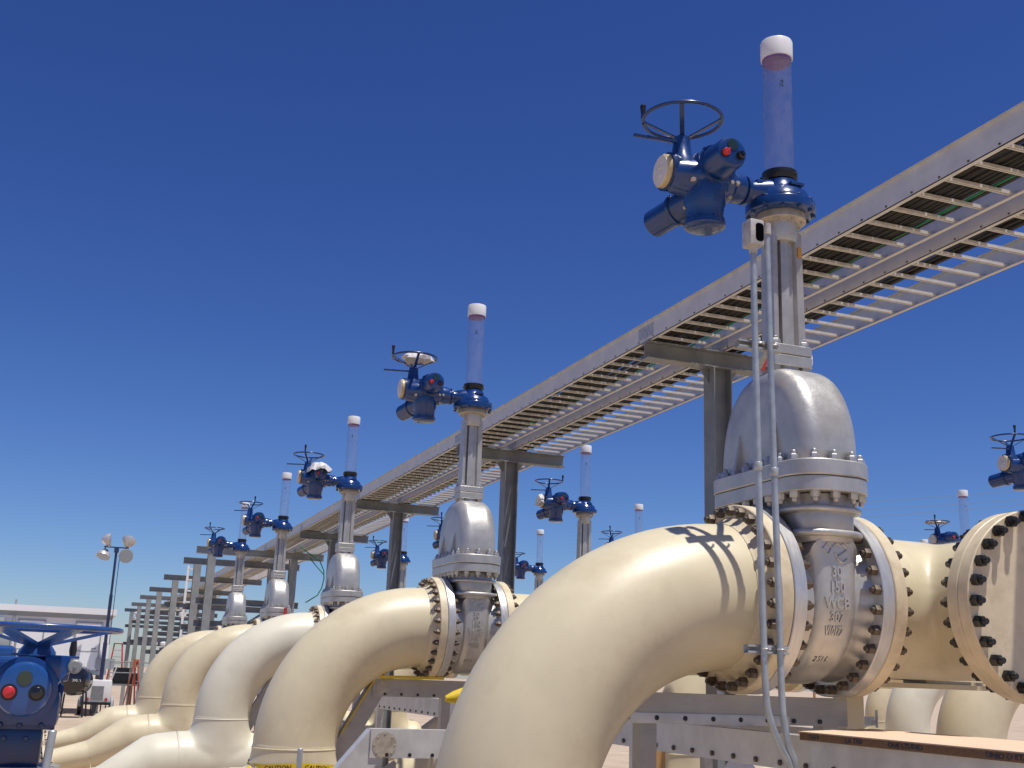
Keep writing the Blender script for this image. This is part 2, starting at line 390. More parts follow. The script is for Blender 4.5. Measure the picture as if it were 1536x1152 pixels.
def make_valve(label, loc, group):
    root = thing('gate_valve', label, 'gate valve', loc, group)
    # ---- body: flat casting with cylindrical ends
    b = MB()
    out = []
    for k in range(33):
        a = PI + PI * k / 32
        out.append((BY * math.cos(a), BY * math.sin(a)))
    out += [(BY, .16), (BY, .33), (.46, .36), (-.46, .36), (-BY, .33), (-BY, .16)]
    out = out[:-6] + [(BY, .1), (BY, .2), (BY, .30), (0.2, .302), (-.2, .302), (-BY, .30), (-BY, .2), (-BY, .1)]
    pillow_x(b, out, BH, BR)
    b.lathe((-.24, 0, 0), (1, 0, 0), [(0, .425), (.03, .405), (.09, .392), (.14, .405), (.34, .405), (.39, .392), (.45, .405), (.48, .425)], 56)
    # neck and the two cast lips
    b2 = rrect(.172, .445, .15)
    plate_z(b, b2, .28, .53, .004)
    for z, hx, hy, t in ((.325, .215, .475, .036), (.45, .212, .475, .032)):
        o = rrect(hx, hy, .17, 10)
        lp = []
        for k in range(7):
            a = PI * k / 6
            lp.append([(x, y, z - t / 2 * math.cos(a)) for x, y in inset_loop(o, (1 - math.sin(a)) * t / 2)])
        b.loft(lp)
    body = b.build('body', M['silver'], root, ang=50)
    # raised casting marks on the near face
    lm = bmesh.new()
    for txt, z, sz in (('30', .128, .078), ('150', .05, .078), ('WCB', -.03, .080), ('307', -.10, .070), ('V10172', -.168, .062)):
        me = text_mesh(txt, sz, .0055, .0018); t = bmesh.new(); t.from_mesh(me)
        for v in t.verts:
            x, y, d = v.co
            x = x * (.80 if len(txt) < 5 else .56) - (.010 if len(txt) < 5 else .016) + random.uniform(-.0006, .0006)
            v.co = V3((x, body_face(x, y + z) - d - .002, y + z))
        tm = bpy.data.meshes.new('t'); t.to_mesh(tm); t.free(); lm.from_mesh(tm); bpy.data.meshes.remove(tm); bpy.data.meshes.remove(me)
    mb = MB(); mb.bm.free(); mb.bm = lm
    def emb(pts, r=.0045): mb.sweep([(x * .95 - .008, body_face(x * .95 - .008, z) - .002, z) for x, z in pts], r, 6)
    emb([(-.085, .245), (-.055, .275), (-.03, .25), (-.055, .215), (-.085, .245)])
    sp = []
    for k in range(15):
        a = k / 14
        sp.append((.035 + .030 * math.sin(a * 2 * PI * .98), .272 - .095 * a))
    emb(sp, .0055)
    emb([(-.03, .25), (0, .275), (.03, .262), (.055, .28), (.085, .27)])
    emb([(-.01, .225), (.01, .195), (.04, .178), (.07, .20)])
    mb.build('cast_lettering', M['silver'], body, ang=30)
    # marker scrawl low on the body
    mb = MB()
    for ch, x0 in (('2', -.075), ('5', -.05), ('1', -.028), ('6', -.01)):
        st = {'2': [(0, .02), (.012, .022), (.012, .012), (0, 0), (.014, 0)], '5': [(.014, .024), (.002, .024), (.002, .014), (.012, .012), (.010, .001), (0, 0)], '1': [(.004, .024), (.002, 0)], '6': [(.012, .026), (.002, .010), (.004, 0), (.013, .004), (.006, .012)]}[ch]
        mb.sweep([(x0 + a * 1.0, body_face(x0 + a, -.315 + c) - .001, -.315 + c) for a, c in st], .0016, 5)
    mb.build('marker_number', M['ink'], body)
    # ---- end flanges
    for sgn in (-1, 1):
        b = MB(); b.lathe((sgn * .228, 0, 0), (sgn, 0, 0), [(0, R_FL - .004), (.004, R_FL), (.070, R_FL), (.0745, R_FL - .004)], 72)
        b.build('flange', M['silver_smooth'], root)
    # ---- bonnet flange, two plates and studs
    b = MB(); plate_z(b, rrect(.243, .502, .185, 12), .535, .612, .004); b.build('body_flange', M['silver'], root, ang=30)
    b = MB(); plate_z(b, rrect(.247, .506, .185, 12), .6155, .70, .006)
    bf = b.build('bonnet_flange', M['silver'], root, ang=30)
    loop = rrect(.209, .468, .15, 40)
    Ln = [0]
    for i in range(len(loop)):
        p, q = V3((*loop[i], 0)), V3((*loop[(i + 1) % len(loop)], 0)); Ln.append(Ln[-1] + (q - p).length)
    proto = None; NB = 22
    for k in range(NB):
        s = Ln[-1] * (k + .4) / NB
        i = max(j for j in range(len(loop)) if Ln[j] <= s)
        p = V3((*loop[i], .0)).lerp(V3((*loop[(i + 1) % len(loop)], .0)), (s - Ln[i]) / max(1e-6, Ln[i + 1] - Ln[i]))
        if proto is None:
            q = MB(); q.hexn((0, 0, .70), (0, 0, 1), .026, .032, .022); q.hexn((0, 0, .535), (0, 0, -1), .026, .032, .022); q.cyl((0, 0, .53), (0, 0, .71), .014, n=8)
            proto = q.build('bonnet_stud', M['silver_bolt'], bf, p)
        else: dupo(proto, bf, p)
    # ---- domed bonnet
    b = MB(); loops = []
    rc = .105; nprof = 26
    def dome(off):
        w = .445 - off; top = .578 - off; o_ = []
        for k in range(nprof + 1):
            a = PI * k / nprof; c, sn = math.cos(a), math.sin(a)
            o_.append((w * math.copysign(abs(c) ** .80, c), .70 + top * abs(sn) ** .90))
        return o_
    xs = []
    for k in range(8):
        a = PI / 2 * k / 7
        xs.append((-.185 + rc - rc * math.cos(a), rc - rc * math.sin(a)))
    xs += [(-x, o_) for x, o_ in reversed(xs)]
    for x, o_ in xs:
        pr_ = dome(o_); loops.append([(x, y, z) for y, z in pr_] + [(x, pr_[-1][0] * .98, .69), (x, pr_[0][0] * .98, .69)])
    b.loft(loops)
    for sx in (-1, 1):
        for sy in (-.19, .17): b.prism([(sx * .178, sy, .695), (sx * .232, sy, .695), (sx * .18, sy, .96)], (0, .022, 0))
    bon = b.build('bonnet', M['silver'], root, ang=50)
    # ---- gland plate and yoke
    b = MB(); plate_z(b, rrect(.132, .095, .02, 4), 1.368, 1.425, .005); b.build('yoke_flange', M['silver'], root, ang=30)
    b = MB(); plate_z(b, rrect(.132, .095, .02, 4), 1.30, 1.364, .005); b.lathe((0, 0, 1.24), (0, 0, 1), [(0, .095), (.064, .085)], 24); b.build('gland_flange', M['silver'], root, ang=30)
    proto = None
    for sx in (-.094, .094):
        for sy in (-.06, .06):
            if proto is None:
                q = MB(); q.hexn((0, 0, 1.425), (0, 0, 1), .028, .032, .018); q.hexn((0, 0, 1.30), (0, 0, -1), .028, .034, .016); q.cyl((0, 0, 1.29), (0, 0, 1.43), .014, n=8)
                proto = q.build('yoke_bolt', M['silver_bolt'], root, (sx, sy, 0))
            else: dupo(proto, root, (sx, sy, 0))
    def leg(bb, poly, t0=1.0, t1=.93, z0=1.42, z1=2.12):
        bb.loft([[(x * t0, y * t0, z0) for x, y in poly], [(x * t1, y * t1, z1) for x, y in poly]])
    b = MB(); leg(b, [(-.104, -.066), (-.074, -.066), (-.074, -.014), (-.04, -.014), (-.04, .014), (-.074, .014), (-.074, .066), (-.104, .066)]); b.build('yoke_leg', M['silver'], root, ang=30)
    b = MB(); leg(b, [(-.05, -.066), (.0, -.070), (.010, -.045), (.046, -.045), (.056, -.070), (.104, -.066), (.104, .066), (.056, .07), (.046, .045), (.01, .045), (0, .07), (-.05, .066)]); b.build('yoke_leg', M['silver'], root, ang=30)
    b = MB(); b.lathe((0, 0, 2.06), (0, 0, 1), [(0, .088), (.03, .098), (.127, .098)], 32)
    b.build('yoke_collar', M['silver'], root)
    b = MB(); b.cyl((0, 0, 1.25), (0, 0, 2.1), .03, n=16); b.lathe((0, 0, 1.40), (0, 0, 1), [(0, .06), (.03, .06), (.05, .045)], 16)
    b.build('stem', M['rust'], root)
    b = MB(); b.lathe((0, 0, 2.185), (0, 0, 1), [(0, .135), (.008, .146), (.045, .146), (.055, .14)], 36)
    for k in range(8):
        a = 2 * PI * k / 8; b.hexn((.125 * math.cos(a), .125 * math.sin(a), 2.185), (0, 0, -1), .010, .012)
    b.build('mounting_plate', M['plate'], root)
    # ---- bevel gearbox
    b = MB(); b.lathe((0, 0, 2.235), (0, 0, 1), [(0, .15), (.004, .192), (.012, .203), (.058, .205), (.066, .200), (.068, .180), (.098, .174), (.105, .168), (.130, .158), (.150, .130), (.168, .108), (.21, .10), (.214, .09)], 56)
    b.lathe((-.10, 0, 2.355), (-1, 0, 0), [(0, .095), (.08, .075), (.115, .062), (.13, .062), (.135, .085), (.155, .085), (.158, .07), (.175, .07), (.178, .085), (.195, .085)], 28)
    b.box((-.12, 0, 2.38), (.16, .14, .09), None, .03)
    b.box((.02, -.13, 2.392), (.09, .05, .02), None, .006)
    gb = b.build('gearbox', M['blue'], root, ang=45)
    q = MB(); q.hexn((0, 0, 2.24), (0, 0, -1), .014, .016); q.hexn((0, 0, 2.30), (0, 0, 1), .014, .014); q.cyl((0, 0, 2.24), (0, 0, 2.30), .007, n=8)
    pr = q.build('gearbox_bolt', M['blue_dark'], gb, (.185, 0, 0))
    for k in range(1, 12):
        a = 2 * PI * k / 12; dupo(pr, gb, (.188 * math.cos(a), .188 * math.sin(a), 0))
    make_actuator(root)
    # ---- stem cover tube
    b = MB(); b.lathe((0, 0, 2.49), (0, 0, 1), [(0, .087), (.80, .087)], 40, caps=False)
    tb = b.build('stem_cover_tube', M['tube'], root)
    b = MB(); b.lathe((0, 0, 2.455), (0, 0, 1), [(0, .097), (.012, .104), (.055, .104), (.06, .092)], 36)
    for k in range(5):
        a = k * 1.3; b.hexn((.102 * math.cos(a), .102 * math.sin(a), 2.485), (math.cos(a), math.sin(a), 0), .008, .012)
    b.build('tube_collar', M['black'], tb)
    b = MB(); b.lathe((0, 0, 3.262), (0, 0, 1), [(0, .089), (0, .096), (.006, .097), (.110, .097), (.120, .093), (.123, .083)], 40)
    b.build('tube_cap', M['white'], tb)
    b = MB(); b.lathe((0, 0, 3.246), (0, 0, 1), [(0, .0872), (.0, .0885), (.016, .0885), (.018, .02), (.02, .01)], 40); b.build('primer_band', M['primer'], tb)
    b = MB(); b.sweep([(-.035, -.082, 3.075), (-.022, -.086, 3.085), (-.018, -.086, 3.07), (-.035, -.082, 3.05), (-.012, -.087, 3.048)], .0035, 5)
    b.build('marker_digit', M['blueink'], tb)
    return root

# ------------------------------------------------------------------ cream outlet spool: flange, elbow, tee, reducers
def flange_ring(mb, x, sgn, hub_to, r_pipe=.381):
    mb.lathe((x, 0, 0), (sgn, 0, 0), [(0, R_FL - .005), (.005, R_FL), (.0695, R_FL), (.0745, R_FL - .005), (.0748, r_pipe + .045), (.105, r_pipe + .02), (hub_to, r_pipe + .004)], 72)
def stud_ring(parent, x, n, m, axis='x', half=.0765 * 2 / 2, ph=.5, rn=.0275, hn=.036, stud=.018, r=R_BC, c=(0, 0, 0)):
    proto = None
    for k in range(n):
        a = 2 * PI * (k + ph) / n
        if axis == 'x': p = (x, r * math.cos(a) + c[1], r * math.sin(a) + c[2])
        else: p = (r * math.cos(a) + c[0], x, r * math.sin(a) + c[2])
        if proto is None:
            proto = make_bolt('stud_bolt', m, half, rn, hn, stud, parent, (1, 0, 0) if axis == 'x' else (0, 1, 0)); proto.location = p
        else: dupo(proto, parent, p)
def bolt_mesh(parent, x, n, m):
    stud_ring(parent, x, n, m)

SHARED = {}
def make_spool(label, loc, group, m, low=True):
    root = thing('outlet_pipe', label, 'pipe', loc, group)
    b = MB(); RC = 1.143
    cx, cz = -.441, -RC
    pts = [(-.40, 0, 0)] + [(cx - RC * math.sin(a), 0, cz + RC * math.cos(a)) for a in [PI / 2 * k / 28 for k in range(29)]]
    b.sweep(pts, .381, 64)
    b.build('elbow', m, root, ang=60)
    b = MB(); flange_ring(b, -.3065, -1, .136)
    fl = b.build('flange', M['cream_flange'], root)
    b = MB(); ex = cx - RC
    b.torus((-.441, 0, 0), (1, 0, 0), .3815, .0065, 64, 6); b.torus((ex, 0, cz), (0, 0, 1), .3815, .0075, 64, 6)
    b.build('weld_seam', m, root)
    # tee below with flared branch
    b = MB(); tz = cz - .559
    b.loft([[(ex + rx * math.cos(2 * PI * k / 64), min(rx, .384) * math.sin(2 * PI * k / 64), cz - t) for k in range(64)] for t, rx in ((-.06, .384), (.06, .388), (.13, .405), (.19, .432), (.24, .468), (.29, .52), (.33, .58), (.36, .64), (.559, .66))])
    b.cyl((ex + .56, 0, tz), (ex - .60, 0, tz), .383, n=64)
    b.lathe((ex + .54, 0, tz), (1, 0, 0), [(0, .383), (.08, .36), (.14, .29), (.17, .15), (.18, .02)], 48)
    if 'tee' not in SHARED: SHARED['tee'] = smooth_union(b, M['cream'], .016, 26)
    else: b.bm.free()
    tm = SHARED['tee']
    if m is not M['cream']:
        tm = tm.copy(); tm.materials[0] = m
    link_mesh(tm, 'tee', root)
    x0 = ex - .559
    b = MB(); b.sweep([(x0, 0, tz), (x0 - .25, 0, tz - .03), (x0 - .32, 0, tz - .045), (x0 - .90, 0, tz - .315), (x0 - .97, 0, tz - .335)], [.381, .381, .379, .255, .245], 56)
    b.build('reducer', m, root, ang=60)
    b = MB(); b.sweep([(x0 - .97, 0, tz - .335), (x0 - 1.05, 0, tz - .352), (x0 - 1.5, 0, tz - .45), (x0 - 1.56, 0, tz - .463)], [.243, .236, .207, .206], 48)
    b.build('pipe_run', m, root, ang=60)
    ax = V3((-1, 0, -.22)).normalized(); fo = V3((x0 - 1.56, 0, tz - .463))
    b = MB(); b.lathe(fo, ax, [(0, .215), (.05, .24), (.052, .30), (.095, .30), (.10, .295)], 40).lathe(fo + ax * .103, ax, [(0, .295), (.004, .30), (.05, .30), (.052, .24), (.11, .206), (2.9, .206)], 40)
    f2 = b.build('line_flange', M['cream_flange'], root)
    u, v, _ = basis(ax); q = MB()
    for k in range(16):
        a = 2 * PI * k / 16; p = fo + (u * math.cos(a) + v * math.sin(a)) * .27
        q.hexn(p + ax * .05, -ax, .019, .026, .015); q.hexn(p + ax * .155, ax, .019, .026, .015)
    q.build('flange_bolts', M['black_bolt'], f2)
    return root, fl

# ------------------------------------------------------------------ front row
ZC = .456
fronts = [(3.64, 5.35), (3.68, 11.05), (3.77, 17.1), (3.765, 22.9), (3.63, 27.7)]
vl = ['largest silver gate valve nearest the camera, conduits rising in front of it',
      'second silver gate valve from the camera, white plastic lying on its blue handwheel',
      'third silver gate valve of the front row, white bag over its blue actuator',
      'fourth silver gate valve of the front row, above a red tag on its bonnet flange',
      'fifth and farthest silver gate valve of the front row, beside the pipe rack posts']
pl = ['nearest and biggest cream pipe elbow, shadow of two conduits on its top',
      'second cream pipe elbow with yellow caution tape wrapped round its foot',
      'palest, nearly white pipe elbow, third from the camera',
      'fourth cream pipe elbow, between the whitish elbow and the farthest one',
      'farthest cream pipe elbow of the front row, next to the rack posts']
bl = ['cream header tee arm joining the nearest gate valve to the header']
v0 = make_valve(vl[0], (*fronts[0], ZC), 'silver gate valves in the front row')
valves = [v0]
for i in range(1, 5):
    c = copy_tree(v0); c.location = (*fronts[i], ZC + H); c['label'] = vl[i]; valves.append(c)
def turn_wheel(root, deg):
    for a in root.children:
        if a.name.startswith('actuator'):
            for h in a.children:
                if h.name.startswith('handwheel'):
                    R = Matrix.Rotation(math.radians(deg), 3, 'Z'); c = V3((-.655, 0, 0))
                    h.location = c - R @ c; h.rotation_euler = (0, 0, math.radians(deg))
for i, dg_ in ((1, 25), (2, 95), (3, 130), (4, 84)): turn_wheel(valves[i], dg_)
SK = ('bonnet_stud', 'gearbox_bolt', 'cable_plug', 'marker_number')
pipes = []
for i, (x, y) in enumerate(fronts):
    root, fl = make_spool(pl[i], (x, y, ZC), 'cream outlet pipes of the front row', M['pale'] if i == 2 else M['cream'])
    if i < 3: stud_ring(fl, -.3055, 28, M['bolt'])
    else: bolt_mesh(fl, -.3055, 28, M['bolt'])
    pipes.append(root)

# ------------------------------------------------------------------ header running along the row
HX = 4.644
hd = thing('header_pipe', 'fat cream header pipe behind the front valves, blind flange with black bolts at near end', 'header pipe', (HX, 4.655, ZC))
def hloc(x, y): return (x - HX, y - 4.655)
b = MB(); b.cyl((0, .10, 0), (0, 25.2, 0), .381, n=64)
b.build('pipe_run', M['cream'], hd, ang=60)
b = MB()
u = [(0, R_FL - .005), (.005, R_FL), (.0695, R_FL), (.0745, R_FL - .005), (.0748, .426), (.105, .401), (.137, .385)]
b.lathe((0, .0015, 0), (0, 1, 0), u, 72)
hf = b.build('flange', M['cream_flange'], hd)
b = MB(); b.lathe((0, -.0015, 0), (0, -1, 0), [(0, R_FL - .005), (.005, R_FL), (.072, R_FL), (.077, R_FL - .006)], 72)
bf = b.build('blind_flange', M['cream_flange'], hd)
stud_ring(bf, 0, 28, M['black_bolt'], axis='y', half=.078, ph=.0, rn=.031, hn=.042, stud=.028)
for i, (x, y) in enumerate(fronts):
    lx, ly = hloc(x, y)
    b = MB()
    L = -lx - .441
    b.cyl((lx + .40, ly, 0), (-.2, ly, 0), .381, n=64)
    b.build('branch', M['cream'], hd, ang=60)
    b = MB()
    b.cyl((-.50, 0, 0), (.0, 0, 0), .384, n=64); b.cyl((0, -.54, 0), (0, .54, 0), .384, n=64)
    for q in range(6):
        th = PI * (q + .5) / 6 - PI / 2
    if 'htee' not in SHARED: SHARED['htee'] = smooth_union(b, M['cream'], .014, 45)
    else: b.bm.free()
    link_mesh(SHARED['htee'], 'tee', hd, (0, ly, 0))
    b = MB(); b.lathe((lx + .3065, ly, 0), (1, 0, 0), u, 72)
    f = b.build('flange', M['cream_flange'], hd)
    if i < 2:
        proto = None
        for k in range(28):
            a = 2 * PI * (k + .5) / 28
            p = (lx + .3055, ly + R_BC * math.cos(a), R_BC * math.sin(a))
            if proto is None:
                proto = make_bolt('stud_bolt', M['bolt'], .0755, .0275, .036, .018, f); proto.location = p
            else: dupo(proto, f, p)
    else:
        stud_ring(f, lx + .3055, 28, M['bolt'], c=(0, ly, 0))
b = MB(); b.torus((0, .137, 0), (0, 1, 0), .382, .006, 64, 6)
b.build('weld_seam', M['cream'], hd)
# saddle beam below the header
b = MB(); b.box((0, 0, .012), (1.75, .30, .026)); b.box((.0, 0, .035), (.5, .2, .02))
for sx in (-.72, .72): b.box((sx, 0, -1.19), (.12, .12, 2.33))
tag(b.build('pipe_support', M['cream'], loc=(4.9, 5.6, ZC - .381 - .045)), 'steel support stand under the near end of the cream header', 'pipe support')

# ------------------------------------------------------------------ back rows of valves
backs = [(7.8, 11.05, 'gate valve of the second row, mostly hidden behind the nearest valve dome'),
         (7.8, 17.3, 'second row gate valve with tall clear tube, right of the second tray post'),
         (7.7, 22.85, 'second row gate valve peeking out left of the second dome bonnet'),
         (7.6, 27.8, 'farthest second row gate valve, half behind the third tray post'),
         (11.5, 11.05, 'gate valve cut by the right picture edge, dark blue actuator in view'),
         (11.53, 22.66, 'third row gate valve just above the crest of the nearest elbow'),
         (11.4, 28.1, 'small third row gate valve right of the thick second tray post'),
         (15.9, 17.5, 'fourth row gate valve left of the header blind flange, plastic on handwheel'),
         (20.35, 23.88, 'fifth row gate valve with only its white tube cap above the header')]
b0 = copy_tree(v0, None, SK); first = True
bp0, fl0 = make_spool('', (0, 0, 0), 'cream outlet pipes of the back rows', M['cream'])
for i, (x, y, lab) in enumerate(backs):
    c = b0 if i == 0 else copy_tree(b0)
    c.location = (x, y, ZC + H); c['label'] = lab; c['group'] = 'silver gate valves in the back rows'
    turn_wheel(c, (60, 190, 100, 75, 92, 85, 60, 70, 0)[i])
    p = bp0 if i == 0 else copy_tree(bp0)
    p.location = (x, y, ZC + H); p['label'] = 'cream elbow pipe of the ' + lab.split(',')[0].replace('gate valve', 'valve') if False else ''
    p['label'] = ['cream elbow in the second row, its leg below the long galvanised beam',
                  'cream elbow of the second row valve right of the tray post',
                  'cream elbow behind the second front valve',
                  'cream elbow at the far end of the second row',
                  'fat cream leg standing behind the plank, below the header flange',
                  'cream elbow of the third row valve above the crest of the nearest elbow',
                  'cream elbow at the far end of the third row',
                  'pale whitish pipe leg just left of the fat cream leg behind the plank',
                  'yellowish cream pipe leg left of the pale whitish leg behind the plank'][i]
    if i == 7:
        for ch in p.children:
            if ch.name.startswith(('elbow', 'tee')):
                ch.data = ch.data.copy(); ch.data.materials[0] = M['pale']
for X, lab in ((8.8, 'cream header pipe of the second row behind the posts'), (12.5, 'cream header pipe of the third row'), (16.9, 'cream header pipe of the fourth row'), (21.35, 'cream header pipe of the fifth row')):
    r = thing('header_pipe', lab, 'header pipe', (X, 10.4, ZC), 'cream headers of the back rows')
    y0 = 0 if X < 13 else 6.3
    b = MB(); b.cyl((0, y0, 0), (0, 18.5, 0), .381, n=40); b.build('pipe_run', M['cream'], r)
    b = MB()
    for (x, y, _) in backs:
        if abs(x + 1 - X) < .25: b.lathe((x - X + .3065, y - 10.4, 0), (1, 0, 0), [(0, R_FL), (.0745, R_FL), (.075, .426), (.137, .385), (X - x - .31, .381)], 40)
    b.build('branch', M['cream'], r)

# ------------------------------------------------------------------ cable ladder trays on T supports
TZ = 3.2
sup = [9.5, 15.28, 21.4, 27.1]
portals = [32.35, 36.0, 43.4, 50.9, 57.3, 64.5, 71.8]
def isec(mb, a, b, w, d, t=.011, up=(0, 0, 1)):   # I section from a to b, depth d along up
    a = V3(a); b = V3(b); up = V3(up)
    mb.bar(a + up * (d / 2 - t / 2), b + up * (d / 2 - t / 2), w, t, up)
    mb.bar(a - up * (d / 2 - t / 2), b - up * (d / 2 - t / 2), w, t, up)
    mb.bar(a, b, t * .7, d - 2 * t, up)
ords = ['nearest', 'second', 'third', 'fourth']
for i, y in enumerate(sup):
    r = thing('tray_support', ords[i] + ' steel T post carrying the cable ladder, ' + ['beside the nearest dome bonnet', 'right of the second valve', 'behind the third valve', 'behind the fourth valve'][i], 'support post', (5.69, y, -H), 'T posts under the cable trays')
    b = MB(); isec(b, (-.81, 0, TZ + H - .09), (.84, 0, TZ + H - .09), .15, .17); b.build('crossbeam', M['steel'], r)
    b = MB(); isec(b, (0, 0, 0), (0, 0, TZ + H - .187), .20, .20, .012, up=(1, 0, 0)); b.build('post', M['steel'], r)
    b = MB(); b.box((0, 0, TZ + H - .181), (.24, .2, .012)); b.build('cap_plate', M['steel'], r)
    for s in (-1, 1):
        b = MB(); b.prism([(s * .105, -.006, TZ + H - .19), (s * .21, -.006, TZ + H - .19), (s * .105, -.006, TZ + H - .33)], (0, .012, 0)); b.build('gusset', M['steel'], r)
    b = MB(); b.box((0, 0, .012), (.4, .4, .024)); b.build('base_plate', M['steel'], r)
pw = ['tall two post rack frame nearest the fifth valve', 'second rack frame, behind the white ladder foot', 'third rack frame with the white ladder leaning on it', 'fourth rack frame from the valves', 'fifth rack frame from the valves', 'sixth rack frame, second from the left end', 'last rack frame at the left end, nearest the white building']
for i, y in enumerate(portals):
    r = thing('rack_frame', pw[i], 'pipe rack frame', (3.05, y, -H), 'frames of the pipe rack')
    b = MB(); isec(b, (0, 0, TZ + H - .1), (3.5, 0, TZ + H - .1), .16, .19); b.build('crossbeam', M['rack' if i in (0, 4, 5) else 'steel'], r)
    for x in (.42, 2.65):
        b = MB(); isec(b, (x, 0, 0), (x, 0, TZ + H - .197), .21, .21, .014, up=(0, 1, 0)); b.build('post', M['rack'], r)
    for z in ((1.75, 1.15) if i < 2 else (2.15, 1.3, .55) if i < 4 else (2.2, 1.2)):
        b = MB(); isec(b, (.12, .12, z + H), (2.9, .12, z + H), .14, .17); b.build('lower_beam', M['steel'], r)
    if i in (0, 2):
        b = MB(); b.bar((.6, .06, .55 + H), (2.3, .06, 1.75 + H), .06, .06); b.build('brace', M['steel'], r)
edges = [-2.6] + sup + [portals[0], 76.]
secn = ['overhead beyond the nearest post', 'between the nearest and second posts', 'between the second and third posts', 'between the third and fourth posts', 'between the fourth post and the rack frames', 'lying along the tops of the rack frames']
def ladder(x0, x1, side, first_off):
    for k in range(6):
        ya, yb = edges[k] + .004, edges[k + 1] - .004
        r = thing('cable_tray', '%s aluminium cable ladder %s' % (side, secn[k]), 'cable tray', (x0, ya, TZ), 'cable ladder trays')
        L = yb - ya
        for xs, s in ((0, 1), (x1 - x0, -1)):
            b = MB(); hgt = .19
            b.box((xs + s * .002, L / 2, hgt / 2), (.004, L, hgt)); b.box((xs + s * .019, L / 2, .003), (.038, L, .006)); b.box((xs + s * .019, L / 2, hgt - .003), (.038, L, .006))
            b.box((xs - s * .012, L / 2, hgt - .004), (.024, L, .006))
            b.build('side_rail', M['tray'], r)
        n = int(L / .262); proto = None
        off = (L - (n - 1) * .262) / 2
        if n < 60:
            for j in range(n):
                if proto is None:
                    q = MB(); w = x1 - x0 - .012
                    q.box((w / 2, 0, .022), (w, .030, .004)).box((w / 2, -.0135, .011), (w, .003, .020)).box((w / 2, .0135, .011), (w, .003, .020)).box((w / 2, -.0085, .003), (w, .008, .003)).box((w / 2, .0085, .003), (w, .008, .003))
                    proto = q.build('rung', M['rung'], r, (.006, off, .008))
                else: dupo(proto, r, (.006, off + .262 * j, .008))
        else:
            q = MB(); w = x1 - x0 - .012
            for j in range(n): q.box((w / 2 + .006, off + .262 * j, .02), (w, .03, .024))
            o = q.build('rungs', M['rung'], r); o['kind'] = 'stuff'
        proto = None
        for j in range(n if n < 60 else 0):
            if proto is None:
                q = MB(); q.hexn((-.002, 0, .020), (-1, 0, 0), .0075, .006); proto = q.build('rail_bolt', M['rust'], r, (0, off, 0))
            else: dupo(proto, r, (0, off + .262 * j, 0))
        if k < 5:
            b = MB(); b.box((-.003, 0, .095), (.004, .30, .12))
            for yy in (-.11, -.05, .05, .11):
                for zz in (.06, .13): b.hexn((-.005, yy, zz), (-1, 0, 0), .008, .007)
            b.build('splice_plate', M['galv'], r, (0, L, 0))
ladder(4.895, 5.52, 'left', 0); ladder(5.715, 6.46, 'right', .1)
def bundle(name, label, x0, n, z0, r, m, group=None):
    b = MB()
    for k in range(n):
        pts = []
        y = -2.5
        ph = random.random() * 6; am = random.uniform(.004, .014)
        while y < 71:
            pts.append((x0 + k * r * 1.62 + am * math.sin(y * .9 + ph) + .006 * math.sin(y * 2.3 + ph * 2), y, z0 + r + (k % 3) * .006 + .004 * math.sin(y * 1.7 + ph)))
            y += .5 if y < 12 else 1.5
        b.sweep(pts, r, 6)
    return tag(b.build(name, m), label, 'cables', group)
bundle('cable_bundle', 'wide mat of black cables lying in the left cable ladder', 4.93, 20, TZ + .034, .0145, M['cable'])
bundle('cable_bundle', 'narrow strip of black cables lying in the right cable ladder', 5.75, 11, TZ + .034, .0145, M['cable'])
b = MB(); pts = [(5.38 + .035 * math.sin(y * .8) + .012 * math.sin(y * 2.1), y, TZ + .045) for y in [-2.5 + .4 * k for k in range(75)]]
b.sweep(pts, .0085, 7); tag(b.build('cable', M['green']), 'single thin green cable lying in the left cable ladder', 'cable')
b = MB(); b.sweep([(5.5, 30.5, 3.22), (5.74, 30.5, 3.04), (6.08, 30.5, 2.84), (6.20, 30.5, 2.6), (6.22, 30.5, 2.39), (6.18, 30.5, 2.15), (6.08, 30.5, 1.95), (5.78, 30.5, 1.74)], .016, 6)
b.sweep([(5.8, 30.5, 2.9), (6.0, 30.5, 2.7), (6.2, 30.5, 2.5)], .014, 6)
tag(b.build('cable', M['green']), 'loose green cable looping down from the tray past the nearest rack frame', 'cable')

# ------------------------------------------------------------------ conduits in front of the nearest valve
CY = 4.80; KS = 4.80 / 4.70
def conduit(label, pts):
    # smooth the path
    P = [V3((p[0] * KS, p[1], p[2] * KS if p[2] > -H + .1 else p[2])) for p in pts]; out = []
    for i in range(len(P) - 1):
        p0 = P[max(i - 1, 0)]; p1 = P[i]; p2 = P[i + 1]; p3 = P[min(i + 2, len(P) - 1)]
        for k in range(8):
            t = k / 8
            out.append(.5 * ((2 * p1) + (p2 - p0) * t + (2 * p0 - 5 * p1 + 4 * p2 - p3) * t * t + (3 * p1 - p0 - 3 * p2 + p3) * t ** 3))
    out.append(P[-1])
    r = thing('conduit', label, 'conduit', (0, 0, 0), 'galvanised conduits on the nearest valve')
    b = MB(); b.sweep(out, .0168, 16); b.build('pipe', M['conduit'], r)
    return r
c1 = conduit('left galvanised conduit, topped by the cast junction box', [(3.028, CY, 2.16), (3.03, CY, 1.8), (3.034, CY, 1.3), (3.038, CY, .8), (3.044, CY, .4), (3.054, CY, -.02), (3.075, CY, -.14), (3.12, CY, -.25), (3.178, CY, -.36), (3.19, CY - .02, -.60), (3.19, CY - .02, -1.2), (3.19, CY - .02, -H)])
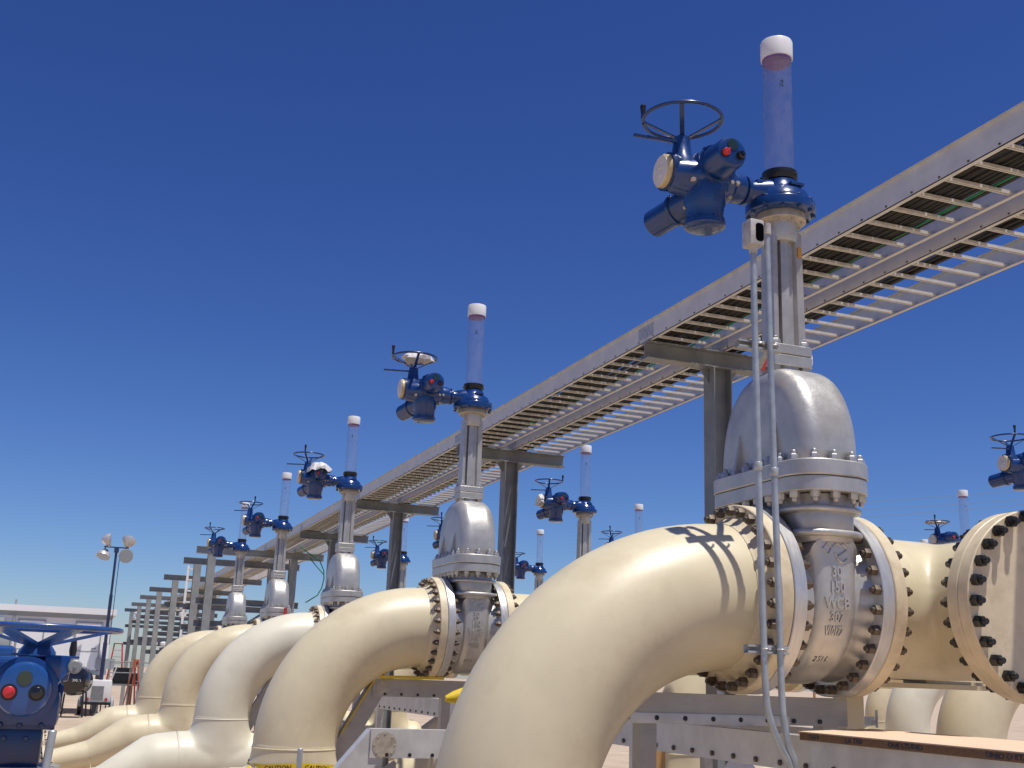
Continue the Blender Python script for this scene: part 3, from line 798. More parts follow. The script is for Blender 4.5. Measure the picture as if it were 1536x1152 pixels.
c2 = conduit('right galvanised conduit, open topped beside the junction box', [(3.112, CY, 2.30), (3.115, CY, 1.8), (3.122, CY, 1.2), (3.13, CY, .7), (3.136, CY, .3), (3.140, CY, -.05), (3.150, CY, -.16), (3.172, CY, -.26), (3.205, CY, -.36), (3.215, CY + .03, -.62), (3.215, CY + .03, -1.2), (3.215, CY + .03, -H)])
for c, x, zs in ((c1, 3.036 * KS, (1.04,)), (c2, 3.126 * KS, (1.02,))):
    b = MB(); b.lathe((x, CY, zs[0]), (0, 0, 1), [(0, .019), (.002, .0205), (.04, .0205), (.042, .019)], 16); b.build('coupling', M['galv'], c)
b = MB(); b.lathe((3.112 * KS, CY, 2.25 * KS), (0, 0, 1), [(0, .0168), (.003, .023), (.06, .023), (.062, .015)], 16); b.build('end_fitting', M['box'], c2)
jb = thing('junction_box', 'small weathered cast junction box with open oval hole on the left conduit', 'junction box', (3.030 * KS, CY, 2.155 * KS), None)
b = MB(); b.box((0, .0, .085), (.086, .09, .145), None, .014); b.lathe((0, 0, -.02), (0, 0, 1), [(0, .022), (.03, .026), (.04, .03)], 16)
b.build('housing', M['box'], jb)
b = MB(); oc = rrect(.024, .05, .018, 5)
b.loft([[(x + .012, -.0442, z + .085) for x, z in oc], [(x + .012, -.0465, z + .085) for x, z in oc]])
b.build('opening_shade', M['hole_shade'], jb)  # thin black slab on the housing, painted shade of the hole
def strut(label, z, x0, x1, yb):
    r = thing('strut_channel', label, 'strut', (x0 * KS, CY + .02, z * KS), 'strut channels holding the conduits')
    b = MB(); L = (x1 - x0) * KS
    b.box((L / 2, .02, .019), (L, .04, .003)).box((L / 2, .02, -.019), (L, .04, .003)).box((L / 2, .039, 0), (L, .003, .035)).box((L / 2, .0015, .014), (L, .003, .009)).box((L / 2, .0015, -.014), (L, .003, .009))
    b.build('channel', M['galv'], r)
    for x in (3.04 + .02, 3.128 + .02):
        b = MB(); b.sweep([(x - x0 + .022 * math.cos(a), -.02 - .022 * math.sin(a), 0) for a in [PI * k / 10 for k in range(11)]], .006, 6).box((x - x0, .0, .028), (.02, .03, .02), None, .003)
        b.hexn((x - x0, -.042, .0), (0, -1, 0), .008, .012)
        b.build('clamp', M['galv'], r)
    if yb:
        b = MB(); b.bar((L * .75, .04, 0), (L * .75 + .18, .42, 0), .03, .03); b.build('bracket', M['galv'], r)
strut('upper strut channel clamping both conduits, level with the yoke flange', 1.66, 2.95, 3.20, True)
strut('lower strut channel clamping both conduits, in front of the bolted flange', .175, 2.975, 3.20, True)
b = MB(); b.loft([[(-.02, 0, -.06), (.008, .01, -.065), (.01, .03, -.06), (-.015, .03, -.05)], [(-.01, 0, .0), (.022, .0, .01), (.026, .03, .0), (-.006, .03, .01)], [(.01, 0, .045), (.03, .0, .06), (.034, .02, .06), (.014, .02, .05)]])
tag(b.build('rag', M['redpaint'], loc=(3.385, 5.16, 1.74)), 'small red rag tucked beside the nearest yoke flange', 'rag')

# ------------------------------------------------------------------ steel supports and platform parts low down
def channel(mb, a, b, dep, fl, t=.008, open_side=(0, 1, 0), up=(0, 0, 1)):
    """C channel: web faces away from open_side; a,b are on the web's top edge"""
    a = V3(a); b = V3(b); u = V3(up).normalized(); os_ = V3(open_side).normalized()
    mb.bar(a - u * dep / 2, b - u * dep / 2, t, dep, u)
    mb.bar(a - u * t / 2 + os_ * (fl / 2 + t / 2), b - u * t / 2 + os_ * (fl / 2 + t / 2), fl, t, u)
    mb.bar(a - u * (dep - t / 2) + os_ * (fl / 2 + t / 2), b - u * (dep - t / 2) + os_ * (fl / 2 + t / 2), fl, t, u)
def stand(label, loc, m, x0, x1, dep, brace, lip=True, plate=True):
    r = thing('support_frame', label, 'support frame', loc, 'support frames under the front valves')
    b = MB(); channel(b, (x0, 0, 0), (x1, 0, 0), dep, .11, .008, (0, 1, 0)); b.build('beam', m, r)
    if lip:
        b = MB(); b.box(((x0 + x1) / 2 - .16, -.006, -dep + .02), (x1 - x0 - .42, .006, .052), None, .001); b.build('lip_strip', M['beam_sunlit'], r)
    k = x0 + .12; proto = None
    while k < x1 - .03:
        if proto is None:
            b = MB(); b.lathe((0, -.0045, 0), (0, -1, 0), [(0, .0125), (.008, .0125), (.010, .008)], 12)
            proto = b.build('bolt', M['black_bolt'], r, (k, 0, -dep + .022))
        else: dupo(proto, r, (k, 0, -dep + .022))
        k += .163
    if brace:
        bx, bz = brace; b = MB()
        d = V3((bx, 0, bz)).normalized(); up = V3((-d.z, 0, d.x))
        if up.z < 0: up = -up
        channel(b, (x0 + .002, .012, -.002), (x0 + bx, .012, bz), dep * 1.0, .11, .008, (0, 1, 0), up)
        b.build('brace', m, r)
    if plate:
        b = MB(); b.lathe((x0 + .10, -.0045, -dep * .55), (0, -1, 0), [(0, dep * .45), (.003, dep * .45)], 32)
        for j in range(8):
            an = 2 * PI * j / 8; b.hexn((x0 + .10 + dep * .38 * math.cos(an), -.007, -dep * .55 + dep * .38 * math.sin(an)), (0, -1, 0), .0055, .004)
        b.build('gusset_plate', M['plate'], r)
    for x in (x0 + (.74 if brace else .25), x1 - .1):
        b = MB(); b.box((x, .06, (-H - loc[2] - dep) / 2), (.09, .09, H + loc[2] - dep - .002)); b.build('leg', m, r)
    return r
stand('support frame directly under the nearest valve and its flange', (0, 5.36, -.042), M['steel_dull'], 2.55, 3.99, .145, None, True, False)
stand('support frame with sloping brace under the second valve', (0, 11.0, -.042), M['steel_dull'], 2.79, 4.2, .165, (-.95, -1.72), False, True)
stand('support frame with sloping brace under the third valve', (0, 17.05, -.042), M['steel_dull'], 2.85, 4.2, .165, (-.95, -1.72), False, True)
stand('bright galvanised frame with bolted corner and brace, between the first two elbows', (0, 8.0, -.367), M['beam_sunlit'], 2.035, 3.6, .19, (-1.1, -1.3), False, True)
def longbeam(label, a, b, dep, m, pitch, group='galvanised beams running along the row'):
    r = thing('galvanised_beam', label, 'beam', a, group)
    d = V3(b) - V3(a); L = d.length; d.normalize(); sd = V3((-d.y, d.x, 0)) 
    q = MB(); channel(q, (0, 0, 0), d * L, dep, .09, .008, sd); q.build('channel', m, r)
    k = .1; out = -sd; proto = None
    while k < L - .05:
        p = d * k + V3((0, 0, -dep + .03))
        if proto is None:
            q = MB(); q.lathe(out * .0045, out, [(0, .014), (.009, .014), (.011, .009)], 12)
            proto = q.build('bolt', M['bolt'], r, p)
        else: dupo(proto, r, p)
        k += pitch
    for k in (.4, L * .5, L - .3):
        q = MB(); q.box(d * k + sd * .05 + V3((0, 0, -(H + a[2] - .0 + dep) / 2 - .0)), (.08, .08, H + a[2] - dep - .004)); q.build('leg', m, r)
    return r
longbeam('long galvanised beam with a row of bolts, carrying the plank at lower right', (3.345, 7.06, -.215), (3.345, 1.75, -.215), .166, M['beam_sunlit'], .215)
longbeam('slotted galvanised beam seen between the first two elbows', (4.02, 16.0, -.25), (4.08, 9.2, -.25), .20, M['beam_sunlit'], .24)
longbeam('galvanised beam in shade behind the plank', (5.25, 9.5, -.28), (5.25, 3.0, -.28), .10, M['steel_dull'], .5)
b = MB(); b.bar((-.25, .55, .0), (.20, -.5, .0), .05, .055); b.bar((.15, -.40, -.01), (.21, -.52, -.01), .03, .03)
b.cyl((.215, -.52, -.04), (.215, -.52, .07), .009, n=10); b.bar((-.22, .5, -.03), (-.22, .5, -2.18), .06, .06, up=(1, 0, 0))
tag(b.build('angle_bracket', M['galv'], loc=(4.78, 6.92, -.185)), 'short galvanised angle ending in a small upright rod, behind the plank', 'bracket')
# plank with stencilled edge
pk = thing('plank', 'raw plywood plank with blue stencil marks along its rusty brown edge', 'plank', (3.328, 2.0, -.2135))
b = MB(); W = .86; Lp = 2.85
b.loft([[(0, 0, z), (W, 0, z), (W, 2.6, z), (W - .02, 3.40, z), (0, Lp, z)] for z in (0.002, .0185)]); b.build('face', M['ply'], pk)
b = MB(); b.box((-.004, Lp / 2 - .01, -.003), (.006, Lp - .02, .034), None, .0015); b.build('edge', M['plyedge'], pk)
def mark_text(txt, yc):
    b = MB(); me = text_mesh(txt, .031, .0008, .0006)
    for v in me.vertices:
        x, y, d = v.co; v.co = V3((-.0078 - d, yc - x * 1.2, y * .9 - .003 + .002 * math.sin(x * 40)))
    b.add_mesh(me); bpy.data.meshes.remove(me); b.build('stencil_print', M['blueink'], pk)
mark_text('LA TRB', 2.42); mark_text('OUE LTUDID', 2.08); mark_text('UNIO O ETAG', 1.50); mark_text('TAH', 2.72)
# yellow slings and little things around the frames
b = MB(); b.bar((2.84, 10.96, -.026), (3.46, 10.90, -.022), .06, .028, bev=.006); b.bar((2.84, 10.98, -.03), (2.98, 11.0, .075), .06, .012, bev=.003)
b.bar((2.80, 10.97, -.04), (2.50, 10.97, -.55), .05, .010)
tag(b.build('sling', M['yellow']), 'yellow webbing sling lying on the support frame under the second valve', 'sling')
b = MB(); b.sweep([(2.24, 7.0, -.135), (2.30, 7.0, -.125), (2.38, 7.0, -.10), (2.6, 7.02, -.05), (2.9, 7.05, -.02)], [.018, .04, .045, .045, .045], 14)
tag(b.build('pipe_pad', M['yellow']), 'rounded yellow pad end poking out beside the nearest elbow', 'pad')
b = MB(); b.box((0, 0, -1.0), (.09, .09, 2.0))
tag(b.build('timber_prop', M['wood_post'], loc=(5.1, 9.6, -.40)), 'upright timber prop under the long beam', 'timber')
b = MB(); b.lathe((0, 0, 0), (-.8, -.6, .2), [(0, .10), (.12, .10), (.14, .09)], 24); tag(b.build('pipe_stub', M['white'], loc=(4.55, 7.3, -.60)), 'white round pipe stub below the long beam', 'pipe stub')
b = MB(); b.rod((0, 0, -1.2), (0.004, 0, 0), .021, .004, 16)
tag(b.build('conduit_stub', M['conduit'], loc=(1.75, 9.0, -.565)), 'short upright conduit stub in front of the second elbow foot', 'conduit stub')
# caution tape round the foot of the second elbow
ct = thing('caution_tape', 'yellow caution tape tied round the foot of the second elbow', 'tape', (3.68 - 1.584, 11.05, ZC - 1.143 - .155))
b = MB(); N = 72; lo = []; 
loops = []
for z in (-.036, .036):
    loops.append([((.409 + .003 * math.sin(k * .9)) * math.cos(2 * PI * k / N), (.409 + .003 * math.sin(k * .9)) * math.sin(2 * PI * k / N), z * (1 - .35 * (math.sin(2 * PI * k / N * 2 + 1.2) > .95)) + .01 * math.sin(2 * PI * k / N * 3)) for k in range(N)])
rs = [[b.bm.verts.new(p) for p in lp] for lp in loops]; b.bridge(*rs)
tb = b.build('band', M['yellow'], ct)
b = MB()
for j in range(5):
    me = text_mesh('CAUTION', .056, .0, .001)
    for v in me.vertices:
        a = math.radians(-68 + (j - 2) * 52) + v.co.x * 1.0 / .41
        v.co = V3((.4135 * math.cos(a), .4135 * math.sin(a), v.co.y + .01 * math.sin(a * 3)))
    b.add_mesh(me); bpy.data.meshes.remove(me)
b.build('lettering', M['tapetext'], ct)
b = MB(); b.sweep([(-.40, -.10, -.01), (-.44, -.13, -.06), (-.43, -.12, -.16), (-.47, -.15, -.25)], [.02, .03, .018, .025], 6); b.build('knot', M['yellow'], ct)
# plastic sheets on handwheels and bag over actuator
def rag(label, loc, rx, ry, h, m=M['plastic'], seed=1):
    rnd = random.Random(seed); b = MB(); n = 18; rings = []
    for j, (f, z) in enumerate(((.05, h), (.35, h * .92), (.7, h * .6), (1, 0), (1.05, -h * .5))):
        rings.append([b.bm.verts.new((rx * f * math.cos(2 * PI * k / n) * (1 + rnd.uniform(-.16, .16)), ry * f * math.sin(2 * PI * k / n) * (1 + rnd.uniform(-.16, .16)), z + rnd.uniform(-.25, .25) * h * f)) for k in range(n)])
    for a, c in zip(rings, rings[1:]): b.bridge(a, c)
    b.cap(rings[0])
    return tag(b.build('plastic_sheet', m, loc=loc, ang=25), label, 'plastic sheet', 'plastic covers on the actuators')
x, y = fronts[1]; rag('crumpled white plastic lying on the second valve handwheel', (x - .61, y + .02, ZC + 2.73), .16, .14, .06, seed=3)
x, y = fronts[2]; rag('white plastic bag draped over the third valve actuator', (x - .50, y - .12, ZC + 2.50), .17, .24, .10, seed=4)
x, y, _ = backs[7]; rag('white plastic stretched on the handwheel left of the header flange', (x - .68, y, ZC + 2.72), .20, .18, .03, seed=5)
x, y, _ = backs[1]; rag('torn plastic bag on the cover end of the second row actuator', (x - .80, y, ZC + 2.38), .06, .13, .12, M['plastic'], 6)
b = MB(); b.box((0, 0, 0), (.06, .012, .14)); tag(b.build('red_tag', M['redpaint'], loc=(fronts[3][0] + .10, fronts[3][1] - .545, ZC + .63)), 'red tag on the fourth valve bonnet flange', 'tag')
b = MB(); b.box((0, 0, 0), (.022, .006, .06)); tag(b.build('orange_tag', M['brass'], loc=(fronts[0][0] + .075, fronts[0][1] - .071, ZC + 2.0)), 'small orange sticker high on the nearest valve yoke', 'sticker')

# ------------------------------------------------------------------ blue actuator in the left foreground
fg = thing('motorised_valve', 'blue motor actuator with handwheel in the left foreground, its red knob facing the camera', 'valve actuator', (-.10, 4.02, -H))
def F(x, y, z): return (x, y, z + H)
b = MB()
b.lathe(F(0, 0, -.087), (0, -1, 0), [(-.26, .08), (-.22, .118), (-.02, .12), (.0, .125), (.03, .125), (.034, .112)], 36)
b.box(F(.0, .16, -.03), (.26, .26, .10), None, .03); b.box(F(.11, .06, -.005), (.10, .16, .10), None, .018)
b.box(F(.02, .14, -.16), (.24, .24, .14), None, .03)
b.lathe(F(.02, .16, .0), (0, 0, 1), [(0, .09), (.03, .07), (.06, .055), (.075, .05)], 24)
b.lathe(F(.10, .14, -.12), (1, 0, 0), [(0, .06), (.03, .062), (.045, .05)], 24)
act = b.build('actuator', M['blue'], fg)
b = MB(); b.lathe(F(0, -.034, -.087), (0, -1, 0), [(0, .105), (.03, .101), (.042, .095), (.046, .08)], 44); cov = b.build('control_cover', M['blue_lit'], act)
b = MB(); b.lathe(F(0.0, -.0795, -.045), (0, -1, 0), [(0, .029), (.003, .028)], 28); b.build('display_window', M['glass_disp'], cov)
for sx, m in ((-1, M['red']), (1, M['blackgloss'])):
    b = MB(); b.lathe(F(sx * .050, -.0795, -.098), (0, -1, 0), [(0, .031), (.003, .0305)], 24); b.build('knob_recess', M['black'], cov)
    b = MB(); b.lathe(F(sx * .050, -.082, -.098), (0, -1, 0), [(0, .023), (.015, .022), (.018, .018)], 20).box(F(sx * .050, -.104, -.098), (.012, .012, .038), Matrix.Rotation(1.1, 3, 'Y'), .003); b.build('selector_knob', m, cov)
b = MB(); wc = V3(F(.02, .05, .105)); b.torus(wc, (0, 0, 1), .250, .0085, 72, 12)
for a in (-62, -118, 25, 155):
    an = math.radians(a); e = wc + V3((math.cos(an), math.sin(an), -.0)) * .247
    w = .045 if a < 0 else .018
    b.bar(V3(F(.02, .1, .052)) + V3((math.cos(an), math.sin(an), 0)) * .03, e, w, .010)
b.lathe(F(.02, .1, -.02), (0, 0, 1), [(0, .06), (.05, .058), (.075, .04)], 24)
hw = b.build('handwheel', M['blue_lit'], fg)
b = MB(); b.bar(F(-.12, .06, .046), F(.19, .06, .040), .03, .010, bev=.003); b.build('declutch_lever', M['blue_lit'], act)
b = MB(); b.lathe(F(.13, .24, .075), (0, 0, -1), [(0, .009), (.035, .013), (.06, .009)], 14); b.build('wheel_knob', M['black'], hw)
b = MB(); b.bar(F(.10, .0, -.075), F(.165, -.02, .0), .024, .018, bev=.004); br = b.build('bracket', M['blue_lit'], act)
b = MB(); b.lathe(F(.176, -.03, .004), (0, -1, 0), [(0, .026), (.012, .027), (.016, .022)], 24); b.hexn(F(.176, -.046, .004), (0, -1, 0), .007, .008); b.build('round_cap', M['steel'], br)
b = MB(); b.box(F(.02, .14, -.225), (.22, .22, .03), None, .006).box(F(.005, .14, -.31), (.17, .2, .15), None, .02)
for x in (-.07, .0, .08): b.hexn(F(x, .025, -.225), (0, -1, 0), .011, .012)
for x in (-.05, .03): b.hexn(F(x, .04, -.275), (0, -1, 0), .011, .012)
b.build('gear_column', M['blue_dark'], fg)
b = MB(); b.lathe(F(.02, .14, -.38), (0, 0, -1), [(0, .15), (.03, .16), (.06, .16), (.065, .10), (.4, .10), (.45, .16), (.5, .22), (1.0, .24), (2.60, .24)], 32); b.build('valve_body', M['plate'], fg)
b = MB(); b.rod(F(.115, .02, -.40), F(.125, .02, -.24), .016); b.build('cable_gland', M['conduit'], fg)
cc = V3(F(-.005, -.05, -.080))
for ch in fg.children:
    if not ch.name.startswith('handwheel'): ch.scale = (.8, .8, .8); ch.location = cc * .2
b = MB(); b.box((0, 0, 0), (.12, .12, .05), None, .02); b.lathe((0, 0, 0), (0, 0, 1), [(0, .05), (.05, .045), (.06, .03)], 20)
tag(b.build('actuator_cap', M['blue_lit'], loc=(-.20, 4.5, -.01)), 'rounded blue cover at the left picture edge behind the foreground actuator', 'cover')

# ------------------------------------------------------------------ white electrical building
by = 62.
bd = thing('electrical_building', 'long white metal building on piers at far left, grey shade band under its roof', 'building', (2.1, by, -.55))
b = MB(); b.box((-9, 3, 1.6), (18, 6, 3.2)); b.build('wall', M['siding'], bd)
b = MB(); b.box((-8.93, 2.93, 3.06), (18.2, 6.25, .30)); b.build('roof', M['siding'], bd)
b = MB(); b.box((-9, -.04, 2.79), (18.0, .08, .22)); b.build('eave_shade', M['siding_grey'], bd)  # grey strip painting the shadow that the roof edge drops on the wall
for k, (x0, x1) in enumerate(((-4.28, -3.16), (-1.62, -.50), (-7.4, -6.2))):
    b = MB(); b.box(((x0 + x1) / 2, -.03, 1.30), (x1 - x0, .06, 2.35)); d = b.build('door', M['siding'], bd)
    b = MB(); b.box(((x0 + x1) / 2, -.035, 2.51), (x1 - x0 + .16, .07, .07)).box((x0 - .04, -.035, 1.3), (.07, .07, 2.35)).box((x1 + .04, -.035, 1.3), (.07, .07, 2.35)); b.build('frame', M['siding_grey'], d)
    b = MB(); b.box((x1 - .22, -.08, 1.25), (.22, .05, .05)); b.build('handle', M['steel'], d)
    b = MB(); b.box(((x0 + x1) / 2, -.065, 1.12), (x1 - x0 - .05, .012, .04)); b.build('panel_joint', M['siding_grey'], d)
b = MB(); b.box((-9, -.05, .10), (17.9, .1, .2)); b.build('base_rail', M['siding_grey'], bd)
for x in (-5.2, -2.4, -.1):
    b = MB(); b.box((x, -.06, .55), (.9, .1, .5)); b.build('vent', M['siding_grey'], bd)
b = MB(); b.cyl((-4.55, -.08, .1), (-4.55, -.08, 3.45), .05, n=8); b.build('riser_pipe', M['siding_grey'], bd)
b = MB(); b.box((-5.4, -.35, 2.1), (.9, .6, .9), None, .02).box((-5.0, -.35, 1.4), (.8, .6, .6), None, .02); b.build('cooling_unit', M['siding_grey'], bd)
for x in (-17, -13, -9, -5, -.3):
    b = MB(); b.box((x, 1, -.92), (.3, .3, 1.85)); b.build('pier', M['steel'], bd)
# landing with railings beside it
ld = thing('access_landing', 'grey steel landing with handrails at the right end of the white building', 'landing', (2.2, by, -H))
b = MB(); b.box((1.4, 1, 1.42), (2.8, 3, .08)); b.build('deck', M['steel'], ld)
for x in (.05, 1.0, 1.95, 2.75):
    b = MB(); b.cyl((x, -.45, 0), (x, -.45, 2.55), .03, n=8); b.build('post', M['steel'], ld)
for z in (2.0, 2.52):
    b = MB(); b.cyl((0, -.45, z), (2.8, -.45, z), .028, n=8); b.build('rail', M['steel'], ld)
b = MB(); b.box((.9, .4, 1.72), (1.3, .8, .5), None, .04).box((.7, .3, 2.1), (.9, .6, .3), None, .04)
tag(b.build('equipment_case', M['black'], loc=(2.2, by, -H)), 'stack of black cases on the landing beside the building', 'case')
def stepladder(label, loc, w, h, m, rot=0.):
    r = thing('stepladder', label, 'ladder', loc); r.rotation_euler = (0, 0, rot)
    for s in (-1, 1):
        b = MB(); b.bar((s * w / 2, -.35, 0), (s * w * .25, 0, h), .05, .05); b.build('rail', m, r)
        b = MB(); b.bar((s * w / 2, .4, 0), (s * w * .25, .03, h), .04, .04); b.build('rear_leg', m, r)
    for k in range(1, 6):
        f = k / 6; b = MB(); b.bar((-w / 2 * (1 - f * .5), -.35 * (1 - f), h * f), (w / 2 * (1 - f * .5), -.35 * (1 - f), h * f), .07, .03); b.build('step', M['galv'], r)
    b = MB(); b.box((0, 0, h), (w * .6, .2, .05)); b.build('top_cap', m, r)
    return r
stepladder('red stepladder standing on the landing by the white building', (2.55, 62.6, -.94), .75, 1.95, M['redpaint'])
stepladder('orange stepladder standing between the far rack posts', (2.92, 52, -H), .4, 2.6, M['orange'], .9)
# leaning white ladder
wl = thing('ladder', 'long white ladder with yellow top leaning against the rack', 'ladder', (3.35, 37.2, -H))
for s in (0, .30):
    b = MB(); b.bar((s - .1, 0, 0), (s + .02, .55, 5.5), .07, .03); b.build('rail', M['white'], wl)
proto = None
for k in range(16):
    f = (k + .7) / 16; p = (-.1 + .12 * f, .55 * f, 5.5 * f)
    if proto is None:
        b = MB(); b.bar((.02, -.01, 0), (.28, -.01, 0), .05, .05); proto = b.build('rung', M['white'], wl, p)
    else: dupo(proto, wl, p)
b = MB(); b.box((.26, .46, 5.25), (.12, .08, .55)); b.build('yellow_end', M['yellow'], wl)
# insulator-like white caps and blue bodies hung on the frames
for i, (x, y, z, n, bluebody) in enumerate(((4.05, 50.6, 1.95, 2, True), (3.9, 57.1, .55, 2, False), (3.72, 71.2, 2.45, 1, False))):
    r = thing('transmitter', ['pair of white and blue instruments on the fourth rack frame', 'pair of small white instruments low on the fifth rack frame', 'white finned instrument on the last rack frame'][i], 'instrument', (x, y, z))
    for k in range(n):
        b = MB(); b.lathe((k * .42, 0, 0), (0, 0, 1), [(0, .05), (.1, .16), (.22, .16), (.3, .05), (.34, .05), (.4, .16), (.5, .16), (.55, .05)], 14); b.build('head', M['white'], r)
        if bluebody:
            b = MB(); b.cyl((k * .42, 0, -.75), (k * .42, 0, .02), .07, n=10); b.build('stem', M['blue'], r)

# ------------------------------------------------------------------ portable light tower
lt = thing('light_tower', 'white portable light tower trailer with four lamps on a tall navy mast', 'light tower', (1.75, 60, -H))
b = MB(); b.box((0, .8, 1.12), (1.25, 1.9, 1.05), None, .08); b.build('hood', M['white'], lt)
b = MB(); b.box((0, -.165, 1.05), (.55, .03, .62)); b.build('grille', M['steel'], lt)
for s in (-1, 1):
    b = MB(); b.lathe((s * .42, -.16, .75), (0, -1, 0), [(0, .075), (.03, .07)], 14); b.build('tail_light', M['red_lens'], lt)
    b = MB(); b.lathe((s * .72, .8, .36), (s, 0, 0), [(-.1, .30), (-.08, .36), (.08, .36), (.1, .30)], 24); w = b.build('wheel', M['black'], lt)
    b = MB(); b.sweep([(s * .72, .8 + .42 * math.cos(a), .40 + .42 * math.sin(a)) for a in [PI * k / 8 for k in range(9)]], .07, 8); b.build('fender', M['siding_grey'], lt)
    b = MB(); b.cyl((s * .22, -.1, 0), (s * .22, -.1, .6), .03, n=8); b.build('jack_stand', M['black'], lt)
    b = MB(); b.bar((s * .55, .0, 1.6), (s * .75, -.1, 2.3), .05, .05); b.build('lifting_arm', M['white'], lt)
b = MB(); b.box((0, .8, .55), (1.3, 2.2, .10)); b.cyl((0, 1.8, .5), (0, 3.2, .5), .06, n=10); b.build('chassis', M['black'], lt)
b = MB(); b.cyl((.10, .3, .6), (.10, .3, 3.4), .10, n=12); b.cyl((.10, .3, 3.4), (.10, .3, 5.7), .08, n=12); b.cyl((.10, .3, 5.7), (.10, .3, 7.95), .06, n=12); b.box((.10, .3, 7.85), (.22, .2, .22)); b.build('mast', M['navy'], lt)
b = MB(); b.cyl((.28, .3, 3.3), (.28, .3, 7.7), .018, n=6); b.build('coiled_cable', M['black'], lt)
b = MB(); b.bar((-.5, .3, 8.0), (.66, .3, 8.0), .08, .06); b.build('crossarm', M['navy'], lt)
for (x, z, d) in ((-.38, 8.33, (.75, -.1, .05)), (-.46, 7.62, (-.25, -.3, -.75)), (.62, 8.30, (.15, .3, .55)), (.55, 7.62, (.1, -1, -.15))):
    d = V3(d).normalized(); c = V3((x, .25, z))
    b = MB(); b.lathe(c - d * .22, d, [(-.06, .05), (-.03, .13), (.06, .20), (.18, .29), (.32, .345), (.36, .35)], 24, caps=True); la = b.build('floodlight', M['lamp_shell'], lt)
    b = MB(); b.lathe(c + d * .142, d, [(0, .33), (.012, .325)], 24); b.build('lens', M['siding_grey'], la)
    b = MB(); b.cyl(c, (x * .95, .3, 8.0), .025, n=8); b.build('yoke_arm', M['navy'], la)
# black tank trailer beside it
bt = thing('tank', 'shiny black rounded tank on thin legs, left of the light tower', 'tank', (.6, 58, -H))
b = MB(); b.lathe((-.1, -.7, 1.6), (.25, 1, 0), [(0, .05), (.02, .35), (.12, .58), (.3, .66), (1.3, .66), (1.5, .55), (1.58, .2)], 28); b.lathe((.0, -.1, 2.1), (0, 0, 1), [(0, .3), (.28, .28), (.33, .2)], 20); b.build('shell', M['blackgloss'], bt)
for x, y in ((-.45, -.5), (.45, -.5), (-.3, .7), (.6, .7)):
    b = MB(); b.cyl((x * 1.2, y, 0), (x, y, 1.3), .04, n=8); b.build('leg', M['black'], bt)
b = MB(); me = text_mesh('390 A', .16, .002)
for v in me.vertices: v.co = V3((v.co.x + .12, -.70 - v.co.z - .0, v.co.y + 1.62))
b.add_mesh(me); b.build('lettering', M['white'], bt, (0, -.06, 0))

# ------------------------------------------------------------------ distant utility line
for i, (z0, z1) in enumerate(((29.4, 34.2), (28.3, 32.7), (27.2, 31.9))):
    pts = []
    for k in range(41):
        t = k / 40; x = 107 + 190 * t
        f = (x - 117) / 32.5
        pts.append((x, 150 + i * 1.5, z0 + (z1 - z0) * f + .00045 * (x - 133) ** 2 - .12))
    b = MB(); b.sweep(pts, .035, 5)
    tag(b.build('power_line', M['wire']), ['uppermost thin overhead wire at right', 'middle thin overhead wire at right', 'lowest thin overhead wire at right'][i], 'wire', 'overhead wires at right')

up_ = thing('utility_pole', 'thin wooden utility pole far behind the nearest valve', 'utility pole', (107, 151.5, -H))
b = MB(); b.cyl((0, 0, 0), (0, 0, 31.5), .22, .14, n=10); b.build('pole', M['wood_post'], up_)
b = MB(); b.box((0, 0, 29.6), (.2, 4.6, .25)); b.build('crossarm', M['wood_post'], up_)

# ------------------------------------------------------------------ camera
f, pitch, roll, yaw = 1717.4324, .251706, .036445, .355953
fw = V3((math.sin(yaw) * math.cos(pitch), math.cos(yaw) * math.cos(pitch), math.sin(pitch)))
rt = V3((math.cos(yaw), -math.sin(yaw), 0)); up = rt.cross(fw)
r2 = rt * math.cos(roll) + up * math.sin(roll); u2 = -rt * math.sin(roll) + up * math.cos(roll)
cd = bpy.data.cameras.new('camera'); cam = bpy.data.objects.new('camera', cd); COL.objects.link(cam)
m3 = Matrix((r2, u2, -fw)).transposed()
cam.matrix_world = Matrix.Translation((0, 0, H)) @ m3.to_4x4()
cd.sensor_fit = 'HORIZONTAL'; cd.sensor_width = 36; cd.lens = 36 * f / 1536
cd.clip_start = .05; cd.clip_end = 6000
scene.camera = cam

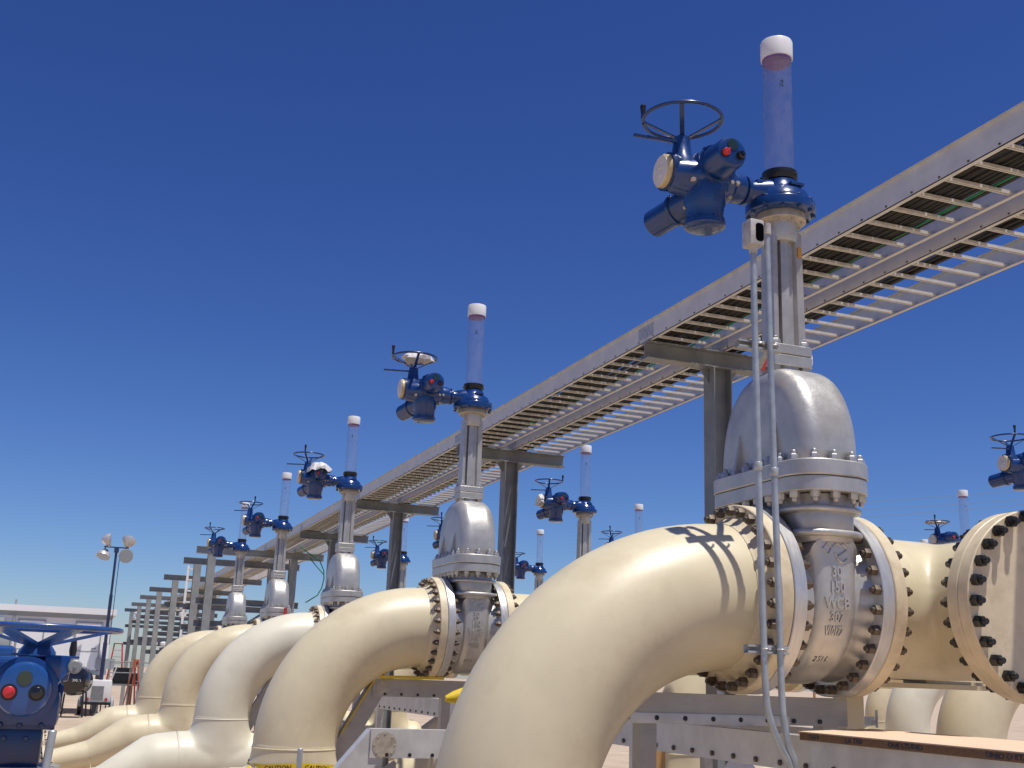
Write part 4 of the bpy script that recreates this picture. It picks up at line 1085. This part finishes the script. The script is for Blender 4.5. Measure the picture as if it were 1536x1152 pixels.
# ------------------------------------------------------------------ light
sd = V3((.14, -.255, .957)).normalized()
el = math.asin(sd.z); az = math.atan2(sd.x, sd.y)
ld_ = bpy.data.lights.new('sun', 'SUN'); ld_.energy = 4.7; ld_.angle = math.radians(.53); ld_.color = (1, .96, .89)
so = bpy.data.objects.new('sun', ld_); COL.objects.link(so)
so.rotation_euler = sd.to_track_quat('Z', 'Y').to_euler(); so.location = (0, 0, 30)
w = bpy.data.worlds.new('World'); scene.world = w; w.use_nodes = True
nt = w.node_tree; bg = nt.nodes['Background']
sk = nt.nodes.new('ShaderNodeTexSky'); sk.sky_type = 'NISHITA'; sk.sun_disc = False
sk.sun_elevation = el; sk.sun_rotation = az; sk.altitude = 900; sk.air_density = 1.0; sk.dust_density = .6; sk.ozone_density = 2.5
hs = nt.nodes.new('ShaderNodeHueSaturation'); hs.inputs['Saturation'].default_value = 1.12
nt.links.new(sk.outputs[0], hs.inputs['Color'])
SKY = .085
bg.inputs[1].default_value = SKY
# camera-like colour response of the deep desert sky: a power curve per channel
sp_ = nt.nodes.new('ShaderNodeSeparateColor'); cb_ = nt.nodes.new('ShaderNodeCombineColor')
nt.links.new(hs.outputs[0], sp_.inputs[0])
for ch, (pw_, c_) in enumerate(((1.34, .09), (1.36, .15), (1.2, .29))):
    m1 = nt.nodes.new('ShaderNodeMath'); m1.operation = 'MULTIPLY'; m1.inputs[1].default_value = SKY
    m2 = nt.nodes.new('ShaderNodeMath'); m2.operation = 'POWER'; m2.inputs[1].default_value = pw_
    m3_ = nt.nodes.new('ShaderNodeMath'); m3_.operation = 'MULTIPLY'; m3_.inputs[1].default_value = math.exp(c_) / SKY
    nt.links.new(sp_.outputs[ch], m1.inputs[0]); nt.links.new(m1.outputs[0], m2.inputs[0]); nt.links.new(m2.outputs[0], m3_.inputs[0]); nt.links.new(m3_.outputs[0], cb_.inputs[ch])
nt.links.new(cb_.outputs[0], bg.inputs[0])
scene.view_settings.view_transform = 'Standard'; scene.view_settings.look = 'None'
scene.view_settings.exposure = 0; scene.view_settings.gamma = 1
scene.render.engine = 'CYCLES'
scene.cycles.max_bounces = 8; scene.cycles.transparent_max_bounces = 24
